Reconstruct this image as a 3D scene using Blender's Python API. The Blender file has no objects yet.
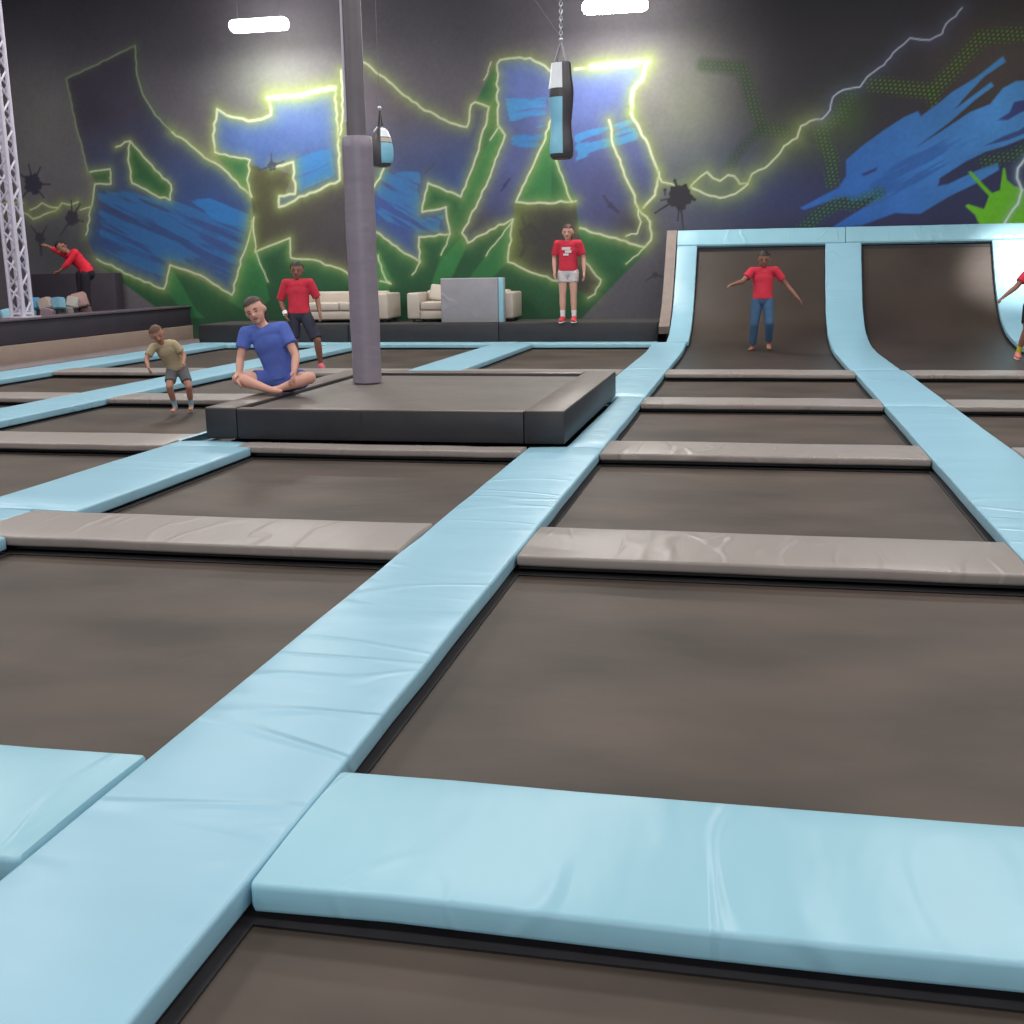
import bpy, bmesh, math, random
import numpy as np
from mathutils import Vector, Matrix

random.seed(7); np.random.seed(7)
SC = bpy.context.scene
COL = SC.collection
PI = math.pi

# ------------------------------------------------------------------ camera
CAM_H = 1.3
F, YAW, PIT, ROLL = 1123.65945, 0.212195176, 0.215254762, -0.0162802317

def ray(px, py):
    x = (px-512)/F; y = -(py-512)/F
    cr, sr = math.cos(ROLL), math.sin(ROLL); x, y = cr*x-sr*y, sr*x+cr*y
    cp, sp = math.cos(PIT), math.sin(PIT); fy = cp+y*sp; uz = -sp+y*cp
    cy, sy = math.cos(YAW), math.sin(YAW)
    return Vector((cy*x-sy*fy, sy*x+cy*fy, uz))

cam_d = bpy.data.cameras.new('camera'); cam = bpy.data.objects.new('camera', cam_d); COL.objects.link(cam)
cam_d.sensor_width = 36; cam_d.lens = F/1024*36; cam_d.clip_end = 200
c0 = ray(512, 512); rx = (ray(1512, 512)-c0).normalized(); ry = (ray(512, -488)-c0).normalized(); bz = -c0.normalized()
m = Matrix((rx, ry, bz)).transposed().to_4x4(); m.translation = (0, 0, CAM_H)
cam.matrix_world = m
SC.camera = cam

# ------------------------------------------------------------------ colours and materials
def lin(c):
    out = []
    for v in c[:3]:
        v = v/255.0
        out.append(v/12.92 if v <= 0.04045 else ((v+0.055)/1.055)**2.4)
    return tuple(out)

def mat(name, rgb, rough=0.5, var=0.12, scale=6.0, bump=0.0, bscale=20.0, metal=0.0, spec=0.5, stretch=(1, 1, 1), emit=None, sheen=0.0, var2=None, ridge=None):
    m = bpy.data.materials.new(name); m.use_nodes = True
    nt = m.node_tree; b = nt.nodes['Principled BSDF']
    b.inputs['Roughness'].default_value = rough; b.inputs['Metallic'].default_value = metal
    b.inputs['Specular IOR Level'].default_value = spec
    if sheen: b.inputs['Sheen Weight'].default_value = sheen
    tc = nt.nodes.new('ShaderNodeTexCoord'); mp = nt.nodes.new('ShaderNodeMapping')
    mp.inputs['Scale'].default_value = stretch
    nt.links.new(tc.outputs['Object'], mp.inputs['Vector'])
    n = nt.nodes.new('ShaderNodeTexNoise'); n.inputs['Scale'].default_value = scale; n.inputs['Detail'].default_value = 4
    nt.links.new(mp.outputs['Vector'], n.inputs['Vector'])
    r = nt.nodes.new('ShaderNodeValToRGB'); L = lin(rgb)
    a = tuple(max(0, v*(1-var)) for v in L); c = tuple(min(1, v*(1+var)) for v in (lin(var2) if var2 else L))
    r.color_ramp.elements[0].position = 0.3; r.color_ramp.elements[1].position = 0.7
    r.color_ramp.elements[0].color = (*a, 1); r.color_ramp.elements[1].color = (*c, 1)
    nt.links.new(n.outputs['Fac'], r.inputs['Fac']); nt.links.new(r.outputs['Color'], b.inputs['Base Color'])
    if bump:
        n2 = nt.nodes.new('ShaderNodeTexNoise'); n2.inputs['Scale'].default_value = bscale; n2.inputs['Detail'].default_value = 3
        nt.links.new(mp.outputs['Vector'], n2.inputs['Vector'])
        bp = nt.nodes.new('ShaderNodeBump'); bp.inputs['Strength'].default_value = bump; bp.inputs['Distance'].default_value = 0.03
        nt.links.new(n2.outputs['Fac'], bp.inputs['Height']); nt.links.new(bp.outputs['Normal'], b.inputs['Normal'])
    if ridge:
        mp2 = nt.nodes.new('ShaderNodeMapping'); mp2.inputs['Scale'].default_value = ridge[0]; mp2.inputs['Rotation'].default_value = (0, 0, ridge[3])
        nt.links.new(tc.outputs['Object'], mp2.inputs['Vector'])
        n3 = nt.nodes.new('ShaderNodeTexNoise'); n3.inputs['Scale'].default_value = ridge[1]; n3.inputs['Detail'].default_value = 1.0; n3.inputs['Distortion'].default_value = 0.4
        nt.links.new(mp2.outputs['Vector'], n3.inputs['Vector'])
        n4 = nt.nodes.new('ShaderNodeTexNoise'); n4.inputs['Scale'].default_value = 0.9; n4.inputs['Detail'].default_value = 1
        nt.links.new(tc.outputs['Object'], n4.inputs['Vector'])
        mr = nt.nodes.new('ShaderNodeMapRange'); mr.inputs[1].default_value = 0.40; mr.inputs[2].default_value = 0.62
        nt.links.new(n4.outputs['Fac'], mr.inputs[0])
        s1 = nt.nodes.new('ShaderNodeMath'); s1.operation = 'SUBTRACT'; s1.inputs[1].default_value = 0.5; nt.links.new(n3.outputs['Fac'], s1.inputs[0])
        s2 = nt.nodes.new('ShaderNodeMath'); s2.operation = 'ABSOLUTE'; nt.links.new(s1.outputs[0], s2.inputs[0])
        s3 = nt.nodes.new('ShaderNodeMapRange'); s3.interpolation_type = 'SMOOTHSTEP'; s3.inputs[1].default_value = 0.0; s3.inputs[2].default_value = 0.055; s3.inputs[3].default_value = 1.0; s3.inputs[4].default_value = 0.0
        nt.links.new(s2.outputs[0], s3.inputs[0])
        mu = nt.nodes.new('ShaderNodeMath'); mu.operation = 'MULTIPLY'; nt.links.new(s3.outputs[0], mu.inputs[0]); nt.links.new(mr.outputs[0], mu.inputs[1])
        b2 = nt.nodes.new('ShaderNodeBump'); b2.inputs['Strength'].default_value = ridge[2]; b2.inputs['Distance'].default_value = 0.011
        nt.links.new(mu.outputs[0], b2.inputs['Height'])
        if bump: nt.links.new(bp.outputs['Normal'], b2.inputs['Normal'])
        nt.links.new(b2.outputs['Normal'], b.inputs['Normal'])
    if emit:
        b.inputs['Emission Color'].default_value = (*lin(emit[0]), 1); b.inputs['Emission Strength'].default_value = emit[1]
    return m

BLUE = (144, 188, 206)
M_blue_y = mat('blue vinyl along', BLUE, 0.36, 0.035, 1.0, 0.30, 1.3, spec=0.45, stretch=(0.8, 2.4, 1), ridge=((0.5, 1.6, 1), 1.6, 0.55, 0.12))
M_blue_x = mat('blue vinyl across', (144, 190, 205), 0.36, 0.035, 1.0, 0.36, 1.4, spec=0.45, stretch=(2.6, 0.8, 1), ridge=((1.9, 0.5, 1), 1.7, 0.7, 0.2))
M_grey = mat('grey vinyl', (141, 131, 125), 0.40, 0.05, 1.5, 0.30, 1.5, spec=0.45, stretch=(3.0, 0.8, 1), sheen=0.1, ridge=((2.0, 0.6, 1), 1.9, 0.6, 0.2))
M_mat = mat('woven trampoline fabric', (71, 60, 52), 0.55, 0.42, 1.6, 0.08, 9.0, spec=0.30, stretch=(0.7, 1.3, 1), sheen=0.0)
M_rampmat = mat('worn ramp fabric', (62, 52, 46), 0.5, 0.3, 0.8, 0.08, 9.0, spec=0.35, stretch=(0.8, 0.8, 1))
M_band = mat('black edge webbing', (36, 33, 36), 0.7, 0.2, 20)
M_frame = mat('black painted steel', (18, 17, 20), 0.6, 0.2, 8)
M_black = mat('black vinyl', (44, 43, 47), 0.45, 0.12, 4, 0.2, 5, spec=0.4)
M_topmat = mat('dark grey platform fabric', (94, 84, 77), 0.5, 0.12, 3, 0.12, 10, spec=0.4, sheen=0.1)
M_rim = mat('grey platform rim vinyl', (106, 95, 88), 0.42, 0.06, 3, 0.2, 5, spec=0.4)
M_floor = mat('dark concrete', (58, 54, 55), 0.7, 0.15, 2)
M_walk = mat('grey carpeted walkway', (120, 108, 108), 0.8, 0.08, 6)
M_tan = mat('tan padded panel', (150, 131, 120), 0.5, 0.05, 3, 0.2, 5)
M_dark = mat('dark purple black panel', (52, 45, 56), 0.6, 0.1, 3)
M_darkwall = mat('dark wall paint', (52, 50, 54), 0.8, 0.1, 2)
M_ceil = mat('black ceiling paint', (28, 27, 30), 0.9, 0.1, 2)
M_steel = mat('grey painted steel', (112, 105, 110), 0.45, 0.08, 5, spec=0.5)
M_sleeve = mat('grey vinyl sleeve', (138, 129, 141), 0.38, 0.06, 5, 0.3, 3, spec=0.5, stretch=(1.0, 1.0, 3.0))
M_white = mat('white painted metal', (196, 190, 204), 0.4, 0.05, 8)
M_chrome = mat('bright chain metal', (200, 200, 205), 0.3, 0.05, 8, metal=0.8)
M_sofa = mat('beige leather', (190, 178, 166), 0.45, 0.05, 5, 0.15, 8)
M_sofa2 = mat('dark sofa foot', (40, 34, 32), 0.5)
M_panelgrey = mat('light grey mat vinyl', (152, 148, 154), 0.45, 0.06, 4, 0.3, 3, ridge=((1.2, 1, 1.2), 1.6, 0.8, 0.7))
M_board = mat('brown grey board', (128, 112, 104), 0.55, 0.1, 6)
M_bagblue = mat('light blue bag vinyl', (130, 190, 215), 0.3, 0.06, 5)
M_bagwhite = mat('white bag vinyl', (225, 230, 235), 0.3, 0.03, 5)
M_bagdark = mat('charcoal bag vinyl', (70, 66, 70), 0.35, 0.1, 5)
M_lamp = mat('glowing diffuser', (255, 255, 255), 0.5, 0.0, 5, emit=((255, 252, 245), 40))
M_house = mat('lamp housing', (60, 60, 62), 0.5)

# ------------------------------------------------------------------ mesh helpers
class MB:
    def __init__(s): s.v = []; s.f = []; s.mi = []
    def add(s, v, f, mi=0):
        o = len(s.v); s.v += [tuple(p) for p in v]; s.f += [tuple(i+o for i in q) for q in f]; s.mi += [mi]*len(f); return s
    def box(s, x0, x1, y0, y1, z0, z1, bev=0.0, mi=0, seg=2):
        if bev <= 0:
            v = [(x, y, z) for z in (z0, z1) for y in (y0, y1) for x in (x0, x1)]
            return s.add(v, [(0, 2, 3, 1), (4, 5, 7, 6), (0, 1, 5, 4), (2, 6, 7, 3), (0, 4, 6, 2), (1, 3, 7, 5)], mi)
        bm = bmesh.new(); bmesh.ops.create_cube(bm, size=1)
        for p in bm.verts:
            p.co = Vector(((x0+x1)/2+p.co.x*(x1-x0), (y0+y1)/2+p.co.y*(y1-y0), (z0+z1)/2+p.co.z*(z1-z0)))
        bmesh.ops.bevel(bm, geom=bm.edges[:], offset=bev, segments=seg, affect='EDGES', profile=0.5)
        return s.bm(bm, mi)
    def bm(s, bm, mi=0, mtx=None):
        bm.verts.index_update()
        v = [(mtx @ p.co if mtx else p.co.copy()) for p in bm.verts]; f = [[q.index for q in fc.verts] for fc in bm.faces]
        bm.free(); return s.add(v, f, mi)
    def tube(s, pts, r, n=10, mi=0, caps=True):
        pts = [Vector(p) for p in pts]
        rs = r if isinstance(r, (list, tuple)) else [r]*len(pts)
        v = []; f = []
        ref = None
        for i, p in enumerate(pts):
            d = (pts[min(i+1, len(pts)-1)]-pts[max(i-1, 0)]).normalized()
            if ref is None:
                ref = d.orthogonal().normalized()
            a = (ref-d*ref.dot(d)).normalized(); ref = a; b = d.cross(a)
            for k in range(n):
                t = 2*PI*k/n; v.append(p+(a*math.cos(t)+b*math.sin(t))*rs[i])
        for i in range(len(pts)-1):
            for k in range(n):
                f.append((i*n+k, i*n+(k+1) % n, (i+1)*n+(k+1) % n, (i+1)*n+k))
        if caps:
            f.append(tuple(range(n-1, -1, -1))); f.append(tuple((len(pts)-1)*n+k for k in range(n)))
        return s.add(v, f, mi)
    def ell(s, c, r, mtx=None, nu=14, nv=9, mi=0):
        v = []; f = []; c = Vector(c)
        for j in range(nv+1):
            ph = -PI/2+PI*j/nv
            for i in range(nu):
                th = 2*PI*i/nu
                p = Vector((r[0]*math.cos(ph)*math.cos(th), r[1]*math.cos(ph)*math.sin(th), r[2]*math.sin(ph)))
                v.append(c+(mtx @ p if mtx else p))
        for j in range(nv):
            for i in range(nu):
                f.append((j*nu+i, j*nu+(i+1) % nu, (j+1)*nu+(i+1) % nu, (j+1)*nu+i))
        return s.add(v, f, mi)
    def lathe(s, prof, c=(0, 0, 0), n=24, a0=0, a1=2*PI, mi=0):
        v = []; f = []; full = abs(a1-a0-2*PI) < 1e-6; k = n if full else n+1
        for (r, z) in prof:
            for i in range(k):
                t = a0+(a1-a0)*i/n; v.append((c[0]+r*math.cos(t), c[1]+r*math.sin(t), c[2]+z))
        for j in range(len(prof)-1):
            for i in range(n):
                i2 = (i+1) % k
                f.append((j*k+i, j*k+i2, (j+1)*k+i2, (j+1)*k+i))
        return s.add(v, f, mi)
    def build(s, name, mats, parent=None, smooth=True, angle=40):
        me = bpy.data.meshes.new(name); me.from_pydata(s.v, [], s.f)
        ms = mats if isinstance(mats, (list, tuple)) else [mats]
        for x in ms: me.materials.append(x)
        if len(ms) > 1: me.polygons.foreach_set('material_index', s.mi)
        bm = bmesh.new(); bm.from_mesh(me); bmesh.ops.remove_doubles(bm, verts=bm.verts[:], dist=1e-5)
        bmesh.ops.recalc_face_normals(bm, faces=bm.faces[:])
        if smooth:
            ca = math.radians(angle)
            for fc in bm.faces: fc.smooth = True
            for e in bm.edges:
                if len(e.link_faces) == 2 and e.calc_face_angle(0) > ca: e.smooth = False
        bm.to_mesh(me); bm.free(); me.update()
        o = bpy.data.objects.new(name, me); COL.objects.link(o)
        if parent: o.parent = parent; o.matrix_parent_inverse = Matrix.Translation(-Vector(parent.location))
        return o

def tag(o, label, cat, group=None):
    o['label'] = label; o['category'] = cat
    if group: o['group'] = group
    return o
def struct(o): o['kind'] = 'structure'; return o
def thing(name, label, cat, loc=(0, 0, 0), group=None):
    o = bpy.data.objects.new(name, None); COL.objects.link(o); o.location = loc; o.empty_display_size = 0.1
    return tag(o, label, cat, group)

def sweep(path, w0, w1, th, axis='x', bev=0.02, noise=0.004, seg=5, lift=0.0):
    """a padded strip: a rounded rectangle w0..w1 across, th thick, swept along path; path = list of (pos, z, tangent angle)"""
    # cross section (a, n): a across, n along surface normal, top at n=0
    pr = []
    def arc(ca, cn, a0, a1):
        for i in range(seg): 
            t = a0+(a1-a0)*i/(seg-1); pr.append((ca+bev*math.cos(t), cn+bev*math.sin(t)))
    nw = 6
    arc(w1-bev, -bev, 0, PI/2)
    for i in range(1, nw): pr.append((w1-bev-(w1-w0-2*bev)*i/nw, 0.006*math.sin(PI*i/nw)))
    arc(w0+bev, -bev, PI/2, PI); arc(w0+bev, -th+bev, PI, 1.5*PI); arc(w1-bev, -th+bev, 1.5*PI, 2*PI)
    n = len(pr); mb = MB(); v = []; f = []
    st = []
    L = len(path)
    for i, (p, z, t) in enumerate(path):
        st.append((p, z, t, 0.0))
    # rounded ends
    def shift(s, d): return (s[0]+d*math.cos(s[2]), s[1]+d*math.sin(s[2]), s[2], 0)
    b = bev*0.8
    s0, s1 = st[0], st[-1]
    st = [(*s0[:3], b), (*shift(s0, b*0.35)[:3], b*0.3), (*shift(s0, b)[:3], 0)]+st[1:-1]+[(*shift(s1, -b)[:3], 0), (*shift(s1, -b*0.35)[:3], b*0.3), (*s1[:3], b)]
    rnd = random.Random(int(abs(w0*1000)+abs(path[0][0])*77+len(path)))
    for (p, z, t, ins) in st:
        j1 = rnd.uniform(-noise, noise); j2 = rnd.uniform(-noise, noise); jz = rnd.uniform(-noise, noise)*0.5
        mid = (w0+w1)/2
        for (a, q) in pr:
            k = 1-2*ins/(w1-w0); a2 = mid+(a-mid)*k+(j1 if a > mid else j2); q2 = -th/2+(q+th/2)*(1-2*ins/th)+jz+lift
            P = p-q2*math.sin(t); Z = z+q2*math.cos(t)
            v.append((a2, P, Z) if axis == 'x' else (P, a2, Z))
    for i in range(len(st)-1):
        for k in range(n): f.append((i*n+k, i*n+(k+1) % n, (i+1)*n+(k+1) % n, (i+1)*n+k))
    f.append(tuple(range(n))); f.append(tuple((len(st)-1)*n+k for k in range(n)))
    return mb.add(v, f)

def flat(a, b, step=0.35, z=0.0):
    n = max(2, int(abs(b-a)/step)); return [(a+(b-a)*i/n, z, 0.0) for i in range(n+1)]

# ------------------------------------------------------------------ layout (metres)
A0, A1 = -1.593, -1.048
B0, B1 = 1.194, 1.787
C0, C1 = -4.404, -3.685
D0, D1 = -7.333, -6.689
E0, E1 = -10.113, -9.35
F0, F1 = 3.86, 4.65
P = [(2.045, 2.611), (4.90, 5.494), (7.80, 8.393), (10.73, 11.287), (13.73, 14.33)]
PT = 0.07          # pad thickness
STY = 19.55          # stage front
WY = 21.0           # mural wall
BLY = 19.0         # blue pads at the stage foot
ZM = -0.092         # trampoline bed height
X_WALL = (-17.0, 9.0)

# ramp profile of the pad top: (Y, Z)
RP = [(14.33, 0), (15.2, 0), (16.2, 0), (17.0, 0.0), (17.7, 0.02), (18.3, 0.07), (18.8, 0.15), (19.2, 0.27), (19.55, 0.45), (19.85, 0.69), (20.1, 0.96), (20.32, 1.24), (20.58, 1.6)]
def profile(y0, y1, n=40):
    """arc-length resampled piece of the ramp with tangent angles"""
    # smooth interpolation (Catmull-Rom)
    pts = []
    Q = [Vector((a, b)) for a, b in RP]
    for i in range(len(Q)-1):
        p0 = Q[max(i-1, 0)]; p1 = Q[i]; p2 = Q[i+1]; p3 = Q[min(i+2, len(Q)-1)]
        for k in range(12):
            t = k/12
            pts.append(0.5*((2*p1)+(p2-p0)*t+(2*p0-5*p1+4*p2-p3)*t*t+(3*p1-p0-3*p2+p3)*t**3))
    pts.append(Q[-1])
    pts = [p for p in pts if y0-1e-6 <= p.x <= y1+1e-6]
    step = max(1, len(pts)//n); sel = pts[::step]
    if (sel[-1]-pts[-1]).length > 1e-6: sel.append(pts[-1])
    out = []
    for i, p in enumerate(sel):
        d = sel[min(i+1, len(sel)-1)]-sel[max(i-1, 0)]
        out.append((p.x, p.y, math.atan2(d.y, d.x)))
    return out

# ------------------------------------------------------------------ pads along the depth (blue)
def blue_y(x0, x1, path, label, bev=0.013, name='blue_pad', th=PT, noise=0.003):
    o = sweep(path, x0, x1, th, 'x', bev, noise).build(name, M_blue_y)
    return tag(o, label, 'pad', 'light blue pads over the trampoline frame')
g = 0.009
blue_y(A0, A1, flat(-2.2, 8.02), 'wide light blue pad strip running from the foreground up to the black platform')
blue_y(-1.32, A1, flat(8.04, 11.28), 'light blue pad along the right side of the black platform')
blue_y(A0, A1, flat(11.3, 14.3), 'light blue pad just behind the back right corner of the black platform')
blue_y(A0, A1, profile(14.33, 18.31), 'light blue pad at the left foot of the left curved ramp, bending upward')
blue_y(-1.37, A1+0.03, profile(18.33, 20.6), 'upright light blue pad on the left edge of the left ramp')
blue_y(B0, B1, flat(-2.2, 10.7), 'long light blue pad strip leaving the right edge of the photo')
blue_y(B0, B1, flat(10.72, 14.3), 'light blue pad of the right strip between two pairs of grey pads')
blue_y(B0-0.03, B1-0.03, profile(14.33, 20.6), 'light blue pad climbing between the two curved ramps')
blue_y(F0, F1, profile(14.33, 18.31), 'light blue pad at the right photo edge, foot of the right ramp')
blue_y(F0, F1, profile(18.33, 20.6), 'brightly lit upright light blue pad on the right edge of the right ramp')
blue_y(C0, C1, flat(-2.2, P[1][0]-0.008), 'light blue pad strip outside the left photo edge')
blue_y(C0, C1-0.27, flat(P[1][0], P[1][1]), 'light blue pad piece beside the end of the large left grey pad')
blue_y(C0, C1-0.13, flat(7.79, 8.03), 'short light blue pad piece at the front left corner of the platform')
blue_y(C0, C1, flat(P[1][1]+0.008, 7.782), 'light blue pad strip from the left photo edge to the platform corner')
blue_y(C0, -4.43, flat(8.04, 11.3), 'narrow light blue pad along the left side of the black platform')
blue_y(C0, C1, flat(11.32, BLY-g), 'light blue pad strip from behind the column to the stage, left of the standing person')
blue_y(D0, D1, flat(1.0, BLY-g), 'long light blue pad strip passing behind the small crouching child')
blue_y(E0, E1, flat(4.0, BLY-g), 'farthest left light blue pad strip beside the tan wall pad')

# cross pads, blue, nearest row
def cross(x0, x1, y0, y1, material, label, name, group, z=0.0, bev=0.014, th=PT, noise=0.005, flap=0.0):
    mb = sweep(flat(x0, x1, 0.3, z), y0, y1, th, 'y', bev, noise)
    if flap:
        mb2 = sweep(flat(x0-flap, x0+0.08, 0.12, 0.036), y0+0.01, y1-0.01, 0.032, 'y', 0.014, 0.002); mb.add(mb2.v, mb2.f)
    o = mb.build(name, material); return tag(o, label, 'pad', group)
GB = 'light blue pads over the trampoline frame'; GG = 'grey pads across the trampoline court'
cross(A1+g, B0-g, *P[0], M_blue_x, 'wide light blue cross pad in the right foreground with creases', 'blue_cross_pad', GB)
cross(C1+g, A0-0.012, P[0][0], P[0][1], M_blue_x, 'light blue cross pad at the lower left photo edge', 'blue_cross_pad', GB, z=0.0)
cross(B1+g, F0-g, *P[0], M_blue_x, 'light blue cross pad outside the right photo edge', 'blue_cross_pad', GB)
# blue pads along the stage foot
xs = [E1+0.6, D1, C1, A0]
lab = ['left stretch of the light blue pad along the stage foot, behind the crouching child', 'middle stretch of the light blue pad along the stage foot, behind the column', 'right stretch of light blue pad along the stage foot, below the stage person']
edges = [(E0, -7.01), (-7.0, -4.05), (-4.04, A0-0.01)]
for (x0, x1), l in zip(edges, lab): cross(x0, x1, BLY, STY-0.01, M_blue_x, l, 'blue_stage_pad', GB)

# grey cross pads
def grey(x0, x1, k, label, flap=0.0): return cross(x0+g+(0.008 if x0 == D1 else 0), x1-g, *P[k], M_grey, label, 'grey_cross_pad', GG, z=0.0, flap=flap, th=0.052)
ordn = ['', 'nearest', 'second nearest', 'third nearest', 'farthest']
for k in (1, 2, 3, 4): grey(A1, B0, k, f'{ordn[k]} of the four grey cross pads in the court leading to the left ramp')
grey(C1-0.26, A0, 1, 'large grey cross pad left of the main blue strip, in front of the platform')
# pad under the platform front edge: only its front half is uncovered
cross(C1-0.12, A0-g, 7.80, 8.03, M_grey, 'grey cross pad lying along the front face of the black platform', 'grey_cross_pad', GG, z=0.0, th=0.052)
grey(C1, A0, 4, 'grey cross pad hidden behind the platform between column and blue strip')
for k, l in ((1, 'grey cross pad outside the left photo edge, nearest the camera'), (2, 'grey cross pad at the left photo edge, left of the platform front'), (3, 'grey cross pad under the feet side of the small crouching child'), (4, 'grey cross pad behind the child, between the two left blue strips')):
    grey(D1, C0, k, l)
for k, l in ((3, 'grey cross pad at the left photo edge between two blue strips'), (4, 'small far grey cross pad below the tan wall pad on the left')):
    grey(E1, D0, k, l)
for k, l in ((1, 'grey cross pad beyond the right photo edge'), (2, 'small end of a grey cross pad at the right photo edge'), (3, 'grey cross pad right of the right blue strip, second from the right ramp'), (4, 'grey cross pad at the foot of the right ramp')): grey(B1, F0, k, l)

# ------------------------------------------------------------------ trampoline beds
def bed(x0, x1, y0, y1, label):
    t = thing('trampoline_bed', label, 'trampoline', ((x0+x1)/2, (y0+y1)/2, ZM), 'flat trampoline beds')
    i = 0.022
    nx, ny = 12, 12
    v = []; f = []
    for j in range(ny+1):
        for k in range(nx+1):
            a = k/nx; b = j/ny
            v.append((x0+i+(x1-x0-2*i)*a, y0+i+(y1-y0-2*i)*b, ZM-0.02*math.sin(PI*a)*math.sin(PI*b)))
    for j in range(ny):
        for k in range(nx): f.append((j*(nx+1)+k, j*(nx+1)+k+1, (j+1)*(nx+1)+k+1, (j+1)*(nx+1)+k))
    MB().add(v, f).build('jumping_mat', M_mat, t)
    e = MB(); o = 0.05
    for (a, b, c, d) in ((x0-o, x1+o, y0-o, y0+i), (x0-o, x1+o, y1-i, y1+o), (x0-o, x0+i, y0+i, y1-i), (x1-i, x1+o, y0+i, y1-i)):
        e.box(a, b, c, d, ZM-0.008, ZM+0.006)
    e.build('edge_band', M_band, t)
    fr = MB(); a, b = 0.052, 0.19; z0, z1 = ZM-0.05, -PT-0.006
    for q in ((x0-b, x1+b, y0-b, y0-a), (x0-b, x1+b, y1+a, y1+b), (x0-b, x0-a, y0-a, y1+a), (x1+a, x1+b, y0-a, y1+a)):
        grey_above = q[3]-q[2] < 0.3 and min(abs(q[2]-(P[0][0]+a)), abs(q[3]-(P[0][1]-a))) > 0.02 and q[2] < 14.4
        if grey_above: fr.box(x0+0.01, x1-0.01, q[2], q[3], z1-0.01, -0.057)
        fr.box(*q, z0, z1)
    for x in (x0-0.15, x1+0.09):
        for y in (y0-0.15, (y0+y1)/2, y1+0.09): fr.box(x, x+0.06, y, y+0.06, -0.8, z0)
    fr.build('support_frame', M_frame, t)
    return t
rows = [(-0.9, P[0][0]), (P[0][1], P[1][0]), (P[1][1], P[2][0]), (P[2][1], P[3][0]), (P[3][1], P[4][0])]
rl = ['black trampoline bed at the bottom photo edge, before the wide blue cross pad', 'largest black trampoline bed, in the right foreground behind the blue cross pad', 'black trampoline bed between nearest and second nearest grey pads right of the blue strip', 'black trampoline bed right of the platform, between second and third grey pads', 'shallow black trampoline bed just before the left ramp']
for r, l in zip(rows, rl): bed(A1, B0, *r, l)
rl = ['black trampoline bed below the lower left blue pad', 'large black trampoline bed at the left edge, behind the lower left blue pad', 'black trampoline bed directly in front of the platform']
for r, l in zip(rows[:3], rl): bed(C1, A0, *r, l)
bed(C1, A0, P[3][1]+0.03, P[4][0], 'black trampoline bed hidden right behind the platform')
bed(C1, A0, P[4][1], BLY, 'black trampoline bed below the person standing on the stage')
rl = [None, None, 'black trampoline bed at the left photo edge, left of the large grey pad', 'black trampoline bed under the small crouching child', 'black trampoline bed behind the crouching child, left of the standing person']
for r, l in zip(rows, rl):
    if l: bed(D1, C0, *r, l)
bed(D1, C0, P[4][1], BLY, 'far black trampoline bed behind the standing person, left of the column')
bed(E1, D0, *rows[3], 'sliver of black trampoline bed at the left photo edge')
bed(E1, D0, *rows[4], 'black trampoline bed between the two farthest left blue strips')
bed(E1, D0, P[4][1], BLY, 'far left black trampoline bed before the stage corner')
rl = [None, 'black trampoline bed outside the right photo edge', 'black trampoline bed right of the right blue strip, mostly out of frame', 'black trampoline bed at the right photo edge, right of the right blue strip', 'shallow black trampoline bed just before the right ramp']
for r, l in zip(rows, rl):
    if l: bed(B1, F0, *r, l)
# curved ramp beds
def ramp_bed(x0, x1, label):
    t = thing('ramp_trampoline', label, 'trampoline ramp', ((x0+x1)/2, 16.0, ZM), 'curved trampoline ramps')
    pr = profile(14.33, 20.58, 60); v = []; f = []; nx = 14
    pr2 = [(p-(ZM*-1)*-math.sin(a)*-1, z, a) for p, z, a in pr]
    for (p, z, a) in pr:
        y = p-ZM*math.sin(a); zz = z+ZM*math.cos(a)
        for k in range(nx+1): v.append((x0-0.03+(x1-x0+0.06)*k/nx, y, zz))
    for j in range(len(pr)-1):
        for k in range(nx): f.append((j*(nx+1)+k, j*(nx+1)+k+1, (j+1)*(nx+1)+k+1, (j+1)*(nx+1)+k))
    MB().add(v, f).build('jumping_mat', M_rampmat, t)
    e = MB()
    for (xa, xb) in ((x0-0.04, x0+0.022), (x1-0.022, x1+0.04)):
        v = []; f = []
        for (p, z, a) in pr:
            h = ZM+0.006
            for x in (xa, xb): v.append((x, p-h*math.sin(a), z+h*math.cos(a)))
        for j in range(len(pr)-1): f.append((2*j, 2*j+1, 2*j+3, 2*j+2))
        e.add(v, f)
    (p, z, a) = pr[-1]; h = ZM+0.006; q = pr[-2]
    y1, z1 = p-h*math.sin(a), z+h*math.cos(a); y0, z0 = y1-0.06*math.cos(a), z1-0.06*math.sin(a)
    e.add([(x0, y0, z0), (x1, y0, z0), (x1, y1, z1), (x0, y1, z1)], [(0, 1, 2, 3)])
    e.build('edge_band', M_band, t)
    fr = MB()
    for (xa, xb) in ((x0-0.2, x0-0.06), (x1+0.06, x1+0.2)):
        v = []; f = []; pq = profile(14.33, 20.58, 40)
        for (p, z, a) in pq:
            for (x, h) in ((xa, -PT-0.006), (xb, -PT-0.006), (xb, -PT-0.06), (xa, -PT-0.06)): v.append((x, p-h*math.sin(a), z+h*math.cos(a)))
        for j in range(len(pq)-1):
            for k in range(4): f.append((4*j+k, 4*j+(k+1) % 4, 4*j+4+(k+1) % 4, 4*j+4+k))
        f += [(0, 1, 2, 3), tuple(4*(len(pq)-1)+k for k in range(4))]
        fr.add(v, f); fr.box(xa, xb, 20.66, 20.74, -0.8, 1.5)
        for y in (15.0, 17.0): fr.box(xa, xb, y, y+0.06, -0.8, -0.14)
    fr.build('support_frame', M_frame, t)
    return t
left_ramp = ramp_bed(A1, B0, 'left curved black ramp trampoline with the person in jeans')
ramp_bed(B1, F0, 'right curved black ramp trampoline with a bright sheen')
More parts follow.
